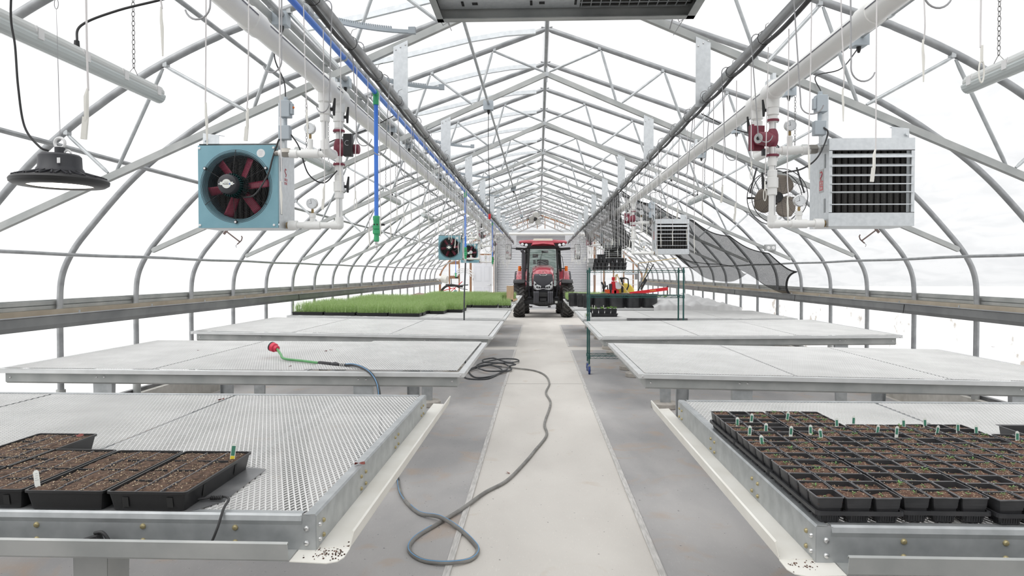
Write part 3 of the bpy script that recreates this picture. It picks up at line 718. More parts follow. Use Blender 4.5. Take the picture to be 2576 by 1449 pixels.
# ================================================================== heaters
def heater(side,x,y,z,lab,group='hydronic unit heaters'):
    """x,y = front lower corner on the wall side; box .60 wide .29 deep .62 high"""
    e=empty('unit_heater',(x,y,z),lab,'heater',group)
    W,D,Hh=.595,.34,.62
    c=MB();c.m=0
    if side<0:   # fan face to the camera
        c.box(0,W,.02,.025,0,.02);c.strip([(0,.02),(0,Hh),(W,Hh),(W,0),(0,0)],1,.02,D)
    else:
        c.strip([(0,.0),(0,Hh),(W,Hh),(W,0),(0,0)],1,.0,D)
        for za,zb in ((0,.095),(.535,Hh)): c.box(0,W,-.004,.02,za,zb)
        c.box(0,.022,-.003,.02,.095,.535);c.box(W-.022,W,-.003,.02,.095,.535)
    c.build('casing',M['galv_plate'],e,smooth=False,solid=.002)
    f=MB();yc=.21 if side<0 else .07
    for i in range(12): f.rod((.045+i*.046,yc,.05),(.045+i*.046,yc,Hh-.05),.0225,10)
    for i in range(11): f.rod((.068+i*.046,yc+.05,.05),(.068+i*.046,yc+.05,Hh-.05),.0205,10)
    f.build('finned_coil',M['fin'],e)
    if side<0:
        # blue panel with round orifice
        p=MB();n=48;cx,cz=W*.475,Hh*.49;ro=.252
        out=[];inn=[]
        for i in range(n):
            t=2*pi*i/n;dx,dz=cos(t),sin(t)
            s=min((W-cx)/dx if dx>1e-6 else 9,-cx/dx if dx<-1e-6 else 9,(Hh-.015-cz)/dz if dz>1e-6 else 9,-(cz-.0)/dz if dz<-1e-6 else 9)
            out.append((cx+dx*s,0,cz+dz*s));inn.append((cx+dx*ro,0,cz+dz*ro))
        cor=[]
        p.loft([[(a,.02,b_) for a,_,b_ in out],out,inn,[(cx+(a-cx)*.97,.012,cz+(b_-cz)*.97) for a,_,b_ in inn]],capA=False,capB=False)
        for (qx,qz) in ((W,Hh-.015),(0,Hh-.015),(0,0),(W,0)):
            near=sorted(out,key=lambda q:(q[0]-qx)**2+(q[2]-qz)**2)[:2]
            p.add([(qx,0,qz),near[0],near[1]],[(0,1,2)])
        p.build('fan_panel',M['bluepaint'],e,smooth=True,angle=30)
        p=MB();p.lathe([(.245,.012),(.238,.03),(.235,.05)],(cx,0,cz),(0,1,0),40,capA=False,capB=False);p.build('fan_bell',M['bluepaint'],e);p=MB();p.lathe([(.235,.05),(.234,.14),(.24,.19)],(cx,0,cz),(0,1,0),40,capA=False,capB=False);p.build('fan_orifice',M['darkblue'],e)
        g=MB()
        for i in range(20):
            r=.085+i*.00963;yy=-.055+.055*(i/19)**2
            g.tube([(cx+r*cos(t),yy,cz+r*sin(t)) for t in [2*pi*j/40 for j in range(40)]],.0014,4,closed=True)
        for a in (30,90,150,210,270,330):
            t=R(a);g.tube([(cx+.07*cos(t),-.05,cz+.07*sin(t)),(cx+.17*cos(t),-.03,cz+.17*sin(t)),(cx+.268*cos(t),-.001,cz+.268*sin(t))],.0022,5)
        for a in (30,150,270):
            t=R(a);g.lathe([(.012,0),(.012,-.014)],(cx+.262*cos(t),-.001,cz+.262*sin(t)),(0,1,0),10)
        gr=g.build('guard_grille',M['wire'],e)
        g=MB()
        for a in (30,150,270):
            t=R(a);g.lathe([(.008,0),(.008,-.004)],(cx+.262*cos(t),-.015,cz+.262*sin(t)),(0,1,0),10)
        g.build('guard_screw',M['steel'],gr)
        for k in range(6):
            t=R(8+60*k);bl=MB()
            def q(r,wd,sw): 
                ca,sa=cos(t),sin(t);px=cx+r*ca-wd*sa;pz=cz+r*sa+wd*ca;return (px,.06+sw,pz)
            bl.grid(lambda u,v:q(.05+.180*u,(v-.5)*(.050+.010*u),.032*(v-.5)+.004*sin(u*3)),6,4);bl.build('fan_blade',M['maroon'],e,solid=.004)
        m=MB();m.lathe([(.070,-.095),(.072,-.01),(.072,.05)],(cx,0,cz),(0,1,0),28)
        for k in range(30):
            t=2*pi*k/30;m.beam((cx+.078*cos(t),-.09,cz+.078*sin(t)),(cx+.078*cos(t),.05,cz+.078*sin(t)),.003,.016,up=(cos(t),0,sin(t)))
        mo=m.build('fan_motor',M['motorgreen'],e,smooth=False)
        m=MB();m.lathe([(.060,-.155),(.068,-.150),(.071,-.14),(.071,-.095)],(cx,0,cz),(0,1,0),28);m.build('motor_cap',M['charcoal'],mo)
        m=MB();m.lathe([(.033,-.1556),(.033,-.157)],(cx,0,cz),(0,1,0),24);m.box(cx-.047,cx+.047,-.1568,-.1556,cz-.009,cz+.013);m.build('motor_badge',M['tagwhite'],mo,smooth=False)
        if y<8:
            text('badge_lettering','Multifan',.0135,M['blacktxt'],mo,(cx-.004,-.1575,cz-.002),(R(90),0,0))
            scribble('badge_small_print',M['blacktxt'],mo,(cx-.016,-.1572,cz+.008),(.032,0,0),(0,0,.004),9,4)
            m=MB();m.box(cx+.020,cx+.028,-.1575,-.157,cz-.007,cz+.004);m.build('badge_mark',M['bluetxt'],mo,smooth=False)
        m=MB();
        for dx,dz in ((-.053,-.002),(.053,.0)): m.lathe([(.0045,-.154),(.0045,-.157)],(cx+dx,0,cz+dz),(0,1,0),8)
        m.build('cap_screw',M['steel'],mo)
        l=MB();l.lathe([(.031,0),(.031,-.0012)],(W*.79,.0,Hh*.88),(0,1,0),28);lo=l.build('round_sticker',M['white'],e)
        l=MB()
        for i in range(5): l.box(W*.79-.018+.004*(i%2),W*.79+.018-.003*i,-.0018,-.0012,Hh*.88+.016-i*.008,Hh*.88+.0175-i*.008)
        l.build('sticker_print',M['greytxt'],lo,smooth=False)
        l=MB()
        for qx,qz in ((.012,.02),(W-.03,.02),(.012,Hh-.035),(W-.03,Hh-.035)): l.lathe([(.009,0),(.009,-.005),(.004,-.007)],(qx,0,qz),(0,1,0),10)
        l.build('panel_screw',M['white'],e)
        k=MB();k.tube(spline([(cx+.05,-.03,cz-.065),(cx+.09,-.05,cz-.085),(cx+.17,-.055,cz-.06),(cx+.25,-.03,cz+.08),(W-.035,-.015,Hh*.80),(W-.0,-.01,Hh*.98),(W+.02,.06,Hh+.11)],8),.0065,8);k.build('motor_cable',M['rubber'],e)
        k=MB();k.lathe([(.014,0),(.010,-.03)],(cx+.045,-.025,cz-.06),(.5,-.5,-.5),10);k.build('cable_gland',M['rubber'],e)
    else:
        l=MB()
        zz=[.505,.435,.365,.30,.235,.155]
        for i,zv in enumerate(zz):
            tl=[.020,.012,.010,.004,-.004,.003][i]
            l.add([(.020,-.012,zv-tl),(W-.018,-.012,zv-tl),(W-.020,.012,zv+tl*.4),(.024,.012,zv+tl*.4)],[(0,1,2,3)])
            l.box(.012,W-.012,-.016,-.011,zv-tl-.0032,zv-tl+.0032)
        l.build('louvre_blade',M['galv_plate'],e,smooth=False,solid=.0015)
        l=MB()
        for i in range(6):
            zt=zz[i];zl=(zz+[.10])[i+1]
            l.add([(.022,.015,zt-.006),(.034,.015,zl+.02),(.034,.015,zl),(.022,.015,zl)],[(0,1,2,3)])
        l.build('louvre_bracket',M['black'],e,smooth=False,solid=.001)
        l=MB()
        for zv in (.095,.535): l.box(.0,W,-.0048,-.0040,zv-.002,zv+.002)
        l.build('casing_seam',M['blacktxt'],e,smooth=False)
        # logo label on the aisle side
        l=MB();l.box(-.0022,-.001,.085,.165,.25,.42);lo=l.build('maker_label',M['greytxt'],e,smooth=False)
        l=MB();l.box(-.0028,-.0022,.095,.158,.267,.300);l.box(-.0028,-.0022,.095,.158,.306,.335);l.build('label_red_band',M['redtxt'],lo,smooth=False)
        l=MB();l.tube([(-.003,.142,.398),(-.003,.120,.402),(-.003,.104,.385),(-.003,.118,.368),(-.003,.138,.356),(-.003,.128,.340)],.0045,5);l.build('label_swirl',M['redtxt'],lo)
        l=MB();l.ball((-.003,.122,.374),.009,8,(.1,1,1));l.build('label_dot',M['bluetxt'],lo)
        if y<8:
            scribble('label_lettering',M['tagwhite'],lo,(-.0030,.155,.312),(0,-.056,0),(0,0,.016),6,1);scribble('label_lettering',M['tagwhite'],lo,(-.0030,.155,.274),(0,-.056,0),(0,0,.018),5,2)
    # side hardware toward the aisle: hinges, brackets
    sx=W if side<0 else 0.;s=1 if side<0 else -1
    h=MB()
    for zv in (.10,.42): h.rod((sx+s*.004,.06,zv),(sx+s*.004,.06,zv+.10),.0045,6);h.box(min(sx,sx+s*.002),max(sx,sx+s*.002),.05,.085,zv,zv+.10)
    h.build('side_hinge',M['galv'],e,smooth=False)
    if side<0 and y<8:
        l=MB()
        l.tube([(W+.002,.165,.445),(W+.002,.150,.452),(W+.002,.138,.435),(W+.002,.150,.42),(W+.002,.166,.41),(W+.002,.155,.392)],.003,5);lo=l.build('side_print_swirl',M['redtxt'],e)
        scribble('side_print',M['redtxt'],e,(W+.0016,.125,.362),(0,.062,0),(0,0,.018),6,1);scribble('side_print',M['redtxt'],e,(W+.0016,.125,.334),(0,.062,0),(0,0,.018),5,2)
    # hangers up to the truss chord
    yt=HYT-y
    xo=.09 if side<0 else W-.09
    k=MB();zc=chordz(abs(x+xo-X0))-z-.03
    k.add([(xo-.06,yt-.03,Hh),(xo+.06,yt-.03,Hh),(xo+.06,yt-.03,zc-.01),(xo-.06,yt-.03,zc+.005)],[(0,1,2,3)]);k.add([(xo-.06,yt-.03,zc+.005),(xo+.06,yt-.03,zc-.01),(xo+.075,yt+.03,zc-.005),(xo-.045,yt+.03,zc+.01)],[(0,1,2,3)])
    k.lathe([(.012,0),(.012,-.02)],(xo-s*.04,yt-.03,Hh+.03),(0,1,0),8)
    k.build('truss_bracket',M['galv_plate'],e,smooth=False,solid=.004)
    xc=W+.01 if side<0 else -.01
    k=MB();zc=chordz(abs(x+xc-X0))-z-.03
    k.box(xc-.012,xc+.035,yt-.03,yt+.02,Hh-.04,zc) if side<0 else k.box(xc-.035,xc+.012,yt-.03,yt+.02,Hh-.04,zc)
    k.build('hanger_channel',M['galv_plate'],e,smooth=False)
    xb=xc+.04 if side<0 else xc-.075
    k=MB();k.box(xb-.03,xb+.05,yt-.09,yt-.03,Hh+.02,Hh+.12);k.box(xb-.02,xb+.055,yt-.10,yt-.03,Hh+.18,Hh+.30);k.rod((xb+.012,yt-.06,Hh+.12),(xb+.012,yt-.06,Hh+.18),.014,10);k.rod((xb+.015,yt-.06,Hh+.30),(xb+.015,yt-.06,Hh+.33),.016,10)
    if side<0: k.box(xb+.055,xb+.075,yt-.09,yt-.05,Hh+.20,Hh+.28)
    else: k.box(xb-.04,xb-.02,yt-.09,yt-.05,Hh+.20,Hh+.28)
    k.build('switch_box',M['boxgrey'],e,smooth=False,bevel=.004)
    if side<0:
        k=MB();k.ball((xb+.078,yt-.075,Hh+.25),.009,8);k.build('switch_pilot',M['orange'],e)
        k=MB();k.tube(spline([(xb+.015,yt-.06,Hh+.33),(xb-.0,yt-.05,Hh+.45),(xb-.05,yt-.1,Hh+.62),(-1.885-x,.03,3.43-z)],8),.005,6);k.build('supply_cable',M['rubber'],e)
        k=MB();k.tube(spline([(xb+.05,yt-.05,Hh+.06),(xb+.10,yt-.02,Hh-.03),(xb+.16,yt,Hh-.22),(xb+.26,yt+.05,Hh-.28),(xb+.36,yt+.05,Hh-.19)],8),.005,6);k.build('pump_cable',M['rubber'],e)
    else:
        k=MB();k.tube(spline([(xb+.03,yt-.09,Hh+.07),(xb+.05,yt-.11,Hh+.02),(xb-.02,yt-.12,Hh-.14),(xb-.12,yt-.10,Hh-.22),(xb-.24,yt-.05,Hh-.24)],8),.006,6);k.build('pump_cable',M['rubber'],e)
        k=MB();k.tube(spline([(xb+.02,yt-.06,Hh+.33),(xb+.0,yt-.02,Hh+.45),(.12,.1,Hh+.52),(2.395-x,.30,3.32-z)],8),.0045,6);k.build('supply_cable',M['rubber'],e)
        k=MB();k.lathe([(.018,0),(.018,.03),(.012,.035),(.012,.05)],(W,.15,.05),(1,0,0),10);k.build('drain_plug',M['galv'],e)
    return e
def pvcrun(b,pts,r=.024): b.tube(pts,r,12)
def gauge(e,x,y,z,s=1):
    g=MB();g.lathe([(.010,0),(.010,.03)],(x,y,z-.073*s),(0,0,1),8);go=None
    g.build('gauge_stem',M['brass'],e)
    g=MB();g.lathe([(.040,.014),(.042,.0),(.042,-.018),(.038,-.020)],(x,y,z),(0,1,0),26);go=g.build('pressure_gauge',M['steel'],e)
    g=MB();g.lathe([(.0375,-.0203),(.0375,-.0208)],(x,y,z),(0,1,0),26);g.build('gauge_dial',M['dial'],go)
    g=MB()
    for i in range(13):
        t=R(225-22.5*i);g.beam((x+.029*cos(t),y-.0213,z+.029*sin(t)),(x+.034*cos(t),y-.0213,z+.034*sin(t)),.0014,.0006,up=(0,1,0))
    g.beam((x-.003,y-.0216,z-.004),(x+.012*0-.006,y-.0216,z+.026),.002,.0006,up=(0,1,0));g.beam((x,y-.0216,z),(x-.022,y-.0216,z-.006),.0015,.0006,up=(0,1,0));g.build('gauge_marks',M['blacktxt'],go,smooth=False)
def valve(e,x,y,z,dr,red=1.):
    v=MB();v.lathe([(.030,-.09),(.034,-.085),(.034,-.045),(.030,-.04),(.042,-.035),(.042,.035),(.030,.04),(.034,.045),(.034,.085),(.030,.09)],(x,y,z),(0,0,1),16);vo=v.build('ball_valve',M['pvc'],e)
    v=MB();v.rod((x+dr*.035,y,z),(x+dr*.06,y,z),.012,8);v.tube([(x+dr*.065,y,z-.045),(x+dr*.064,y,z+.01),(x+dr*.072,y,z+.075)],[.008,.012,.007],6);v.build('valve_handle',M['black'],vo)
def piping(side,xm,zm,y,px,lab,group='heater pipe assemblies'):
    """main at (xm,zm); heater front plane y; px = heater port side x"""
    s=1 if side<0 else -1
    e=empty('heater_pipework',(xm,y,0),lab,'pipework',group)
    yA,yB,yU=(-.19,.15,.0) if side<0 else (.41,.05,.15)
    zl=1.99 if side<0 else 1.985;zu=2.51 if side<0 else 2.535;d=px-xm
    p=MB();
    # riser B with tee at the main
    for yy in (yA,yB): p.lathe([(.066,-.085),(.068,-.075),(.068,.075),(.066,.085)],(0,yy,zm),(0,1,0),18);p.lathe([(.046,-.04),(.046,-.12),(.033,-.125)],(0,yy,zm),(0,0,1),16)
    p.rod((0,yB,zm-.06),(0,yB,zl),.024,14)
    p.rod((0,yA,zm-.06),(0,yA,zu+.03),.024,14)
    p.tube([(0,yA,zu+.05),(0,yA,zu+.0),(0,yA+.03*(1 if yU>yA else -1),zu-.015),(0,yU,zu-.015)],.031,14)
    p.tube([(0,yU,zu-.015),(d*.3,yU,zu-.01),(d,yU,zu)],.024,14)
    for f,(a,b_) in (('t',(.26,.58)),('u',(.66,.80))): p.tube([(d*a,yU,zu-.008),(d*b_,yU,zu-.005)],.033,14)
    p.ball((0,yU,zu-.015),.036,12)
    p.ball((0,yB,zl),.034,12);p.rod((0,yB,zl),(0,yB,zl+.06),.032,14)
    p.rod((0,yB,zl),(d*.94,yB,zl),.024,14);p.rod((-s*0,yB,zl),(d*.15,yB,zl),.032,14);p.rod((d*.36,yB,zl),(d*.66,yB,zl),.032,14);p.rod((d*.80,yB,zl),(d*.96,yB,zl),.037,16)
    gx=d*.42;gx2=d*.51
    p.rod((gx,yU,zu),(gx,yU,zu+.095),.020,12);p.rod((gx2,yB,zl),(gx2,yB,zl+.085),.021,12);p.rod((gx2,yB,zl+.06),(gx2,yB,zl+.09),.025,12)
    # collars round the pump
    zp=2.57 if side<0 else 2.60
    p.rod((0,yB,zp+.13),(0,yB,zp+.20),.031,14);p.rod((0,yB,zp-.20),(0,yB,zp-.13),.031,14)
    p.build('plastic_pipe',M['pvc'],e)
    st=MB()
    st.box(-.0245-.0,-.0235,yB-.0,yB+.0005,zl,zm-.2);st.rod((.010,yB-.0225,zl+.06),(.010,yB-.0225,zm-.15),.0012,4);st.rod((.010,yA-.0225,zu+.06),(.010,yA-.0225,zm-.15),.0012,4);st.build('print_stripe',M['pvcline'],e,smooth=False)
    m=MB();m.rod((d*.94,yB,zl),(d*1.08,yB,zl),.024,12);m.rod((d*.80,yU,zu),(d*1.08,yU,zu),.022,12);m.lathe([(.034,-.03),(.036,-.02),(.036,.02),(.034,.03)],(d*.86,yU,zu),(1,0,0),6)
    m.build('metal_union',M['union'],e)
    m=MB();
    for q in (.98,1.03): m.rod((d*q,yB,zl),(d*(q+.02),yB,zl),.0255,12)
    m.build('rust_ring',M['brass'],e)
    gauge(e,gx,yU,zu+.175);gauge(e,gx2,yB,zl+.165)
    valve(e,0,yA,2.78 if side<0 else 2.76,s if side<0 else -1*-s);valve(e,0,yB,2.80,s if side<0 else s);valve(e,0,yB,2.28,s)
    w=MB()
    for dz in (.125,-.125):
        w.lathe([(.043,-.008),(.045,0),(.043,.008)],(0,yB,zp+dz),(0,0,1),18)
    w.lathe([(.024,-.12),(.019,-.095),(.021,-.07),(.034,-.045),(.040,-.02),(.040,.02),(.034,.045),(.021,.07),(.019,.095),(.024,.12)],(0,yB,zp),(0,0,1),14)
    if side<0:
        w.lathe([(.048,0),(.048,.055),(.036,.06),(.036,.15),(.030,.155)],(0,yB,zp-.01),(1,0,0),18);po=w.build('circulation_pump',M['pumpred'],e)
        w=MB();w.box(.055,.12,yB-.09,yB-.03,zp-.075,zp+.09);w.build('pump_control_box',M['black'],po,smooth=False,bevel=.006)
        w=MB();w.tube(arc((.088,yB-.092,zp+.02),.018,60,300,10),.002,4);w.build('pump_emblem',M['greytxt'],po)
    else:
        w.lathe([(.052,0),(.052,.05),(.046,.055),(.046,.125),(.040,.13)],(-.02,yB-.0,zp-.01),(-1,-.75,-.05),20);w.box(-.16,-.14,yB-.03,yB+.03,zp-.085,zp+.095);w.box(-.16,-.05,yB+.02,yB+.04,zp-.085,zp+.095);po=w.build('circulation_pump',M['pumpred'],e)
        c0=Vector((-.02,yB,zp-.01));ax=Vector((-1,-.75,-.05)).normalized();w=MB();w.lathe([(.036,0),(.036,.003)],c0+ax*.13,ax,18);fo=w.build('pump_name_plate',M['greytxt'],po)
        w=MB();w.lathe([(.014,0),(.014,.003)],c0+ax*.133,ax,12);w.build('pump_plate_hub',M['blacktxt'],fo)
        w=MB();w.box(-.085,-.06,yB-.05,yB-.02,zp-.13,zp-.085);w.build('pump_cable_gland',M['black'],po,smooth=False)
    w=MB()
    for dz in (.125,-.125):
        for dx in (-.033,.033): w.rod((dx,yB-.01,zp+dz-.018),(dx,yB-.01,zp+dz+.018),.006,6)
    w.build('flange_bolt',M['steel'],po)
    return e
HL=[(5.05,'first'),(17.24,'second'),(22.115,'third')];HRt=[(5.05,'first'),(12.36,'second'),(22.115,'third')]
for yt,w_ in HL:
    HYT=yt
    heater(-1,-2.505,yt-.05,1.963,'pale blue heater with dark red fan blades hung from the truss, %s from the camera'%w_)
    piping(-1,XL,ZM,yt-.05,-1.90,'white pipes, valves and red pump feeding the %s blue fan heater'%w_)
for yt,w_ in HRt:
    HYT=yt
    heater(1,2.060,yt-.05,1.965,'grey louvred heater showing dark coil tubes, %s from the camera'%w_)
    piping(1,XR,ZR,yt-.05,2.055,'white pipes, gauges and red pump feeding the %s louvred heater'%w_)
# ================================================================== linear lights, chains
def chainlinks(b,p,q,l=.032,r=.0021):
    p=Vector(p);q=Vector(q);d=(q-p);n=max(1,int(d.length/(l*.8)));u=d.normalized()
    for i in range(n):
        c=p+u*(d.length*(i+.5)/n);a=Vector((1,0,0)) if i%2 else Vector((0,1,0))
        b.tube([c+u*(l/2*cos(t))+a*(l*.27*sin(t)) for t in [2*pi*k/8 for k in range(8)]],r,4,closed=True)
def linear_light(x,yf,z,L,lab,detail):
    e=empty('linear_light',(x,yf,z),lab,'light fixture','vapour-tight linear lights')
    # profile (x,z)
    hs=[(-.048,-.012),(-.052,.0),(-.050,.018),(-.032,.045),(.032,.045),(.050,.018),(.052,0),(.048,-.012)]
    hs=[(a*.76,c_*.80) for a,c_ in hs]
    b=MB();b.prism(hs,1,-L,0);b.build('light_housing',M['fixture'],e,smooth=False)
    pr=[]
    n=18
    for i in range(n+1):
        t=pi+pi*i/n;rr=1+(.035 if i%2 else 0)
        pr.append((.040*cos(t)*rr,-.009+.046*sin(t)*rr))
    b=MB();b.prism(pr,1,-L-.012,.012);b.build('light_diffuser',M['diffuser'],e,angle=20)
    c=MB();n=int(L/.30)
    for i in range(n+1):
        y=-L+.06+(L-.12)*i/n
        for s in (-1,1): c.box(min(s*.033,s*.044),max(s*.033,s*.044),y-.018,y+.018,-.024,.022);c.box(min(s*.030,s*.0405),max(s*.030,s*.0405),y-.028,y-.020,.004,.030)
    c.build('light_clip',M['white'],e,smooth=False)
    c=MB()
    for y in (-.25,-L+.25):
        top=hoopz(abs(x-X0))-z-.03;c.tube([(0,y-.05,.036),(0,y,.085),(0,y+.05,.036)],.002,4);chainlinks(c,(0,y,.08),(0,y,min(top,.75)))
    c.build('hanging_chain',M['chain'],e)
    if detail:
        c=MB();s=1 if x<0 else -1
        c.tube(spline([(0,-L*.42,.06),(0,-L*.40,.16),(s*.15,-L*.36,.26),(s*.45,-L*.33,.36),(s*.75,-L*.3,.52)],8),.006,8);c.lathe([(.014,0),(.012,.03)],(0,-L*.42,.042),(0,0,1),10);c.build('supply_cord',M['black'],e)
for i,yf in enumerate((4.11,7.75,11.3,14.9,18.5)): linear_light(-2.30,yf,2.715 if i==0 else 2.80,1.75 if i==0 else 1.22,'slim grey linear light on chains, %s from the camera, blue pipe side'%nth(i+1),i<4)
for i,yf in enumerate((4.05,7.7,11.3,14.9,18.5)):
    linear_light(2.45,yf,2.71 if i==0 else 2.78,1.6 if i==0 else 1.22,'slim grey linear light on chains, %s from the camera, shade net side'%nth(i+1),i>0 and i<4)
# ================================================================== high bay
e=empty('high_bay_lamp',(-1.83,2.58,1.975),'round black high-bay lamp, lit, hanging on a thin wire','lamp')
b=MB();b.lathe([(.110,-.005),(.112,-.013),(.150,-.012),(.164,-.003),(.166,.008),(.160,.016),(.12,.026),(.088,.040)],(0,0,0),(0,0,1),40,capA=False,capB=False)
ho=b.build('lamp_reflector',M['black'],e)
b=MB()
for k in range(20):
    t=2*pi*k/20;b.beam((.085*cos(t),.085*sin(t),.040),(.155*cos(t+.12),.155*sin(t+.12),.020),.006,.006);b.beam((.085*cos(t),.085*sin(t),.040),(.155*cos(t-.12),.155*sin(t-.12),.020),.006,.006)
b.build('lamp_fins',M['charcoal'],e,smooth=False)
b=MB();b.lathe([(.084,.03),(.080,.05),(.074,.058),(.072,.10),(.066,.107),(.03,.108),(.018,.112),(.018,.135)],(0,0,0),(0,0,1),32);b.build('lamp_driver',M['charcoal'],e)
b=MB();b.lathe([(.0,-.003),(.111,-.003),(.111,-.008),(.0,-.008)],(0,0,0),(0,0,1),32);b.build('lamp_light_disc',M['led'],e)
b=MB();b.tube([(0.020*cos(t),0,.152+.020*sin(t)) for t in [2*pi*k/16 for k in range(16)]],.0055,8,closed=True);b.rod((0,0,.125),(0,0,.14),.008,8)
b.tube(arc((.03,0,.11),.014,0,180,8),.004,5);b.build('lamp_eye_bolt',M['white'],e)
b=MB();b.box(.038,.050,-.071,-.0695,.065,.085);b.build('lamp_sticker',M['white'],e,smooth=False)
b=MB();b.rod((0,0,.17),(-.006,0,.66),.0008,4);b.rod((.003,0,.17),(-.006,0,.66),.0008,4);b.tube([(-.006+.008*sin(t),0,.68+.02*cos(t)) for t in [2*pi*k/10 for k in range(10)]],.0016,4,closed=True);b.rod((-.006,0,.70),(-.006,0,.98),.0012,4);b.build('hanging_wire',M['hook'],e)
b=MB();b.tube(spline([(-.03,-.02,.12),(-.06,-.03,.135),(-.115,-.03,.21),(-.145,-.02,.36),(-.17,0,.52),(-.185,0,.66),(-.16,.0,.95)],8),.0042,8);b.build('lamp_cord',M['black'],e)
# ================================================================== suspended metal unit at the top
e=empty('suspended_air_unit',(0,0,0),'grey sheet-metal air unit hanging under the first visible truss, open underside','air unit')
xa,xb,yf,yn,z0=-.68,1.03,4.68,3.3,3.325
b=MB();b.box(xa,xb,yf-.012,yf,z0,z0+.30);b.box(xa,xb,yn,yn+.012,z0,z0+.30)
b.add([(xa,yn,z0),(xa,yf,z0),(xa,yf,z0+.30),(xa,yn,z0+.30)],[(0,1,2,3)]);b.add([(xb,yn,z0),(xb,yf,z0),(xb,yf,z0+.30),(xb,yn,z0+.30)],[(0,3,2,1)])
b.box(xa,xb,yf-.06,yf-.012,z0,z0+.004);b.box(xa,xa+.04,yn,yf,z0,z0+.004);b.box(xb-.05,xb,yn,yf,z0,z0+.004)
b.build('unit_casing',M['galv_dull'],e,smooth=False,solid=.003)
xm=.27
b=MB();b.box(xa+.02,xm,yn+.02,yf-.03,z0+.075,z0+.079);b.box(xa+.01,xb-.01,yn+.01,yf-.01,z0+.29,z0+.295);b.build('unit_tray',M['galv_plate'],e,smooth=False)
b=MB()
for x in (-.50,-.05,.24): b.box(x-.008,x+.008,yf-.16,yf-.09,z0+.070,z0+.076)
for x in (-.42,.02): b.box(x-.018,x+.018,yf-.14,yf-.105,z0+.071,z0+.076)
b.build('tray_slot',M['blacktxt'],e,smooth=False)
b=MB()
n=11
for i in range(n+1):
    x=xm+.01+(xb-.08-xm)*i/n;b.box(x-.003,x+.003,yn+.02,yf-.05,z0+.066,z0+.072)
for i in range(18):
    y=yf-.06-i*.075;b.box(xm,xb-.05,y-.003,y+.003,z0+.064,z0+.070)
b.build('unit_grille',M['galv'],e,smooth=False)
b=MB();b.box(xm,xb-.02,yn+.02,yf-.03,z0+.09,z0+.28);b.build('unit_filter',M['fin'],e,smooth=False)
for x in (xa+.03,xb-.09):
    b=MB();c=chordz(abs(x-X0))-.02;b.tube([(x,yf-.02,z0+.25),(x,yf+.15,3.45),(x,5.05,c)],.004,5);b.tube([(x-.02,yf,z0+.02),(x,yf+.02,z0-.012),(x+.03,yf+.03,z0+.01),(x+.02,5.0,c-.05)],.003,5);b.build('hanging_strap',M['hook'],e)
# ================================================================== circulation fans
def circfan(x,y,z,r,yaw,lab,col):
    e=empty('circulation_fan',(x,y,z),lab,'fan',None,rz=yaw)
    b=MB()
    for yy,rr in ((-.10,1.),(.06,1.)): b.tube([(r*rr*cos(t),yy,r*rr*sin(t)) for t in [2*pi*k/40 for k in range(40)]],.0045,6,closed=True)
    for i in range(14):
        rr=r*(.16+.06*i)
        yy=-.10-.05*(1-(rr/r)**2)
        b.tube([(rr*cos(t),yy,rr*sin(t)) for t in [2*pi*k/36 for k in range(36)]],.0010,4,closed=True)
    for k in range(12):
        t=2*pi*k/12;b.tube([(r*.14*cos(t),-.15,r*.14*sin(t)),(r*.6*cos(t+.12),-.13,r*.6*sin(t+.12)),(r*cos(t+.2),-.10,r*sin(t+.2)),(r*cos(t+.2),.06,r*sin(t+.2))],.0016,4)
    b.build('fan_guard',M['wire'],e)
    for k in range(3):
        a=R(75+120*k);bl=MB()
        def q(u,v):
            w=(v-.5)*(.30+.55*sin(pi*min(1,u*1.05))**.7)*r*1.05;rr=r*(.14+.70*u)
            return (rr*cos(a)-w*sin(a),-.01+.12*(v-.5)*.6,rr*sin(a)+w*cos(a))
        bl.grid(q,8,6);bl.build('fan_blade',col,e,solid=.003)
    b=MB();b.lathe([(.05,-.06),(.06,-.02),(.06,.0),(.075,.02),(.075,.13),(.05,.16)],(0,0,0),(0,1,0),18);b.build('fan_motor',M['black'],e)
    b=MB();b.beam((-r,.06,0),(r,.06,.0),.02,.02);b.build('motor_bar',M['wire'],e,smooth=False)
    b=MB();top=chordz(abs(x-X0))
    for s in (-1,1): b.tube([(s*r*.98,-.02,r*.15),(s*r*.72,0,min(.62,top-z+s*.0))],.009,6)
    b.build('fan_hanger',M['wire'],e);return e
circfan(2.48,7.32,2.42,.285,0.0,'black wire-cage circulation fan hanging behind the first louvred heater',mat('fan_blade_taupe',(.20,.17,.14),.5))
circfan(-.12,24.5,3.55,.295,.35,'wire-cage circulation fan with pale blades under the ridge above the tractor',mat('fan_blade_grey',(.55,.54,.51),.4))
# ================================================================== hooks bolted to hoops
for sgn,nm in ((-1,'below the first blue fan heater'),(1,'below the first louvred heater')):
    e=empty('hoop_hook',(X0+sgn*4.10,8.707,2.19),'brown steel bracket hook clamped on a hoop %s'%nm,'hook','bracket hooks on the hoops')
    b=MB();p=(-sgn*.02,0,-.03);q=(-sgn*.19,0,-.16)
    b.beam((sgn*.02,0,-.06),(-sgn*.05,0,.02),.03,.012,up=(0,1,0));b.beam(p,q,.018,.014);b.tube([(q[0]+sgn*.035,0,q[2]-.03),q,(q[0]-sgn*.02,0,q[2]+.02),(q[0]-sgn*.03,0,q[2]+.055),(q[0]-sgn*.02,0,q[2]+.075)],.008,6)
    b.build('hook_arm',mat('brown_steel_%d'%(sgn+1),(.14,.10,.09),.6),e)
    b=MB();b.tube([(q[0]+sgn*.035,0,q[2]-.03),(q[0]+sgn*.055,0,q[2]-.05),(q[0]+sgn*.045,0,q[2]-.075)],.004,5);b.build('hook_tip',M['hook'],e)
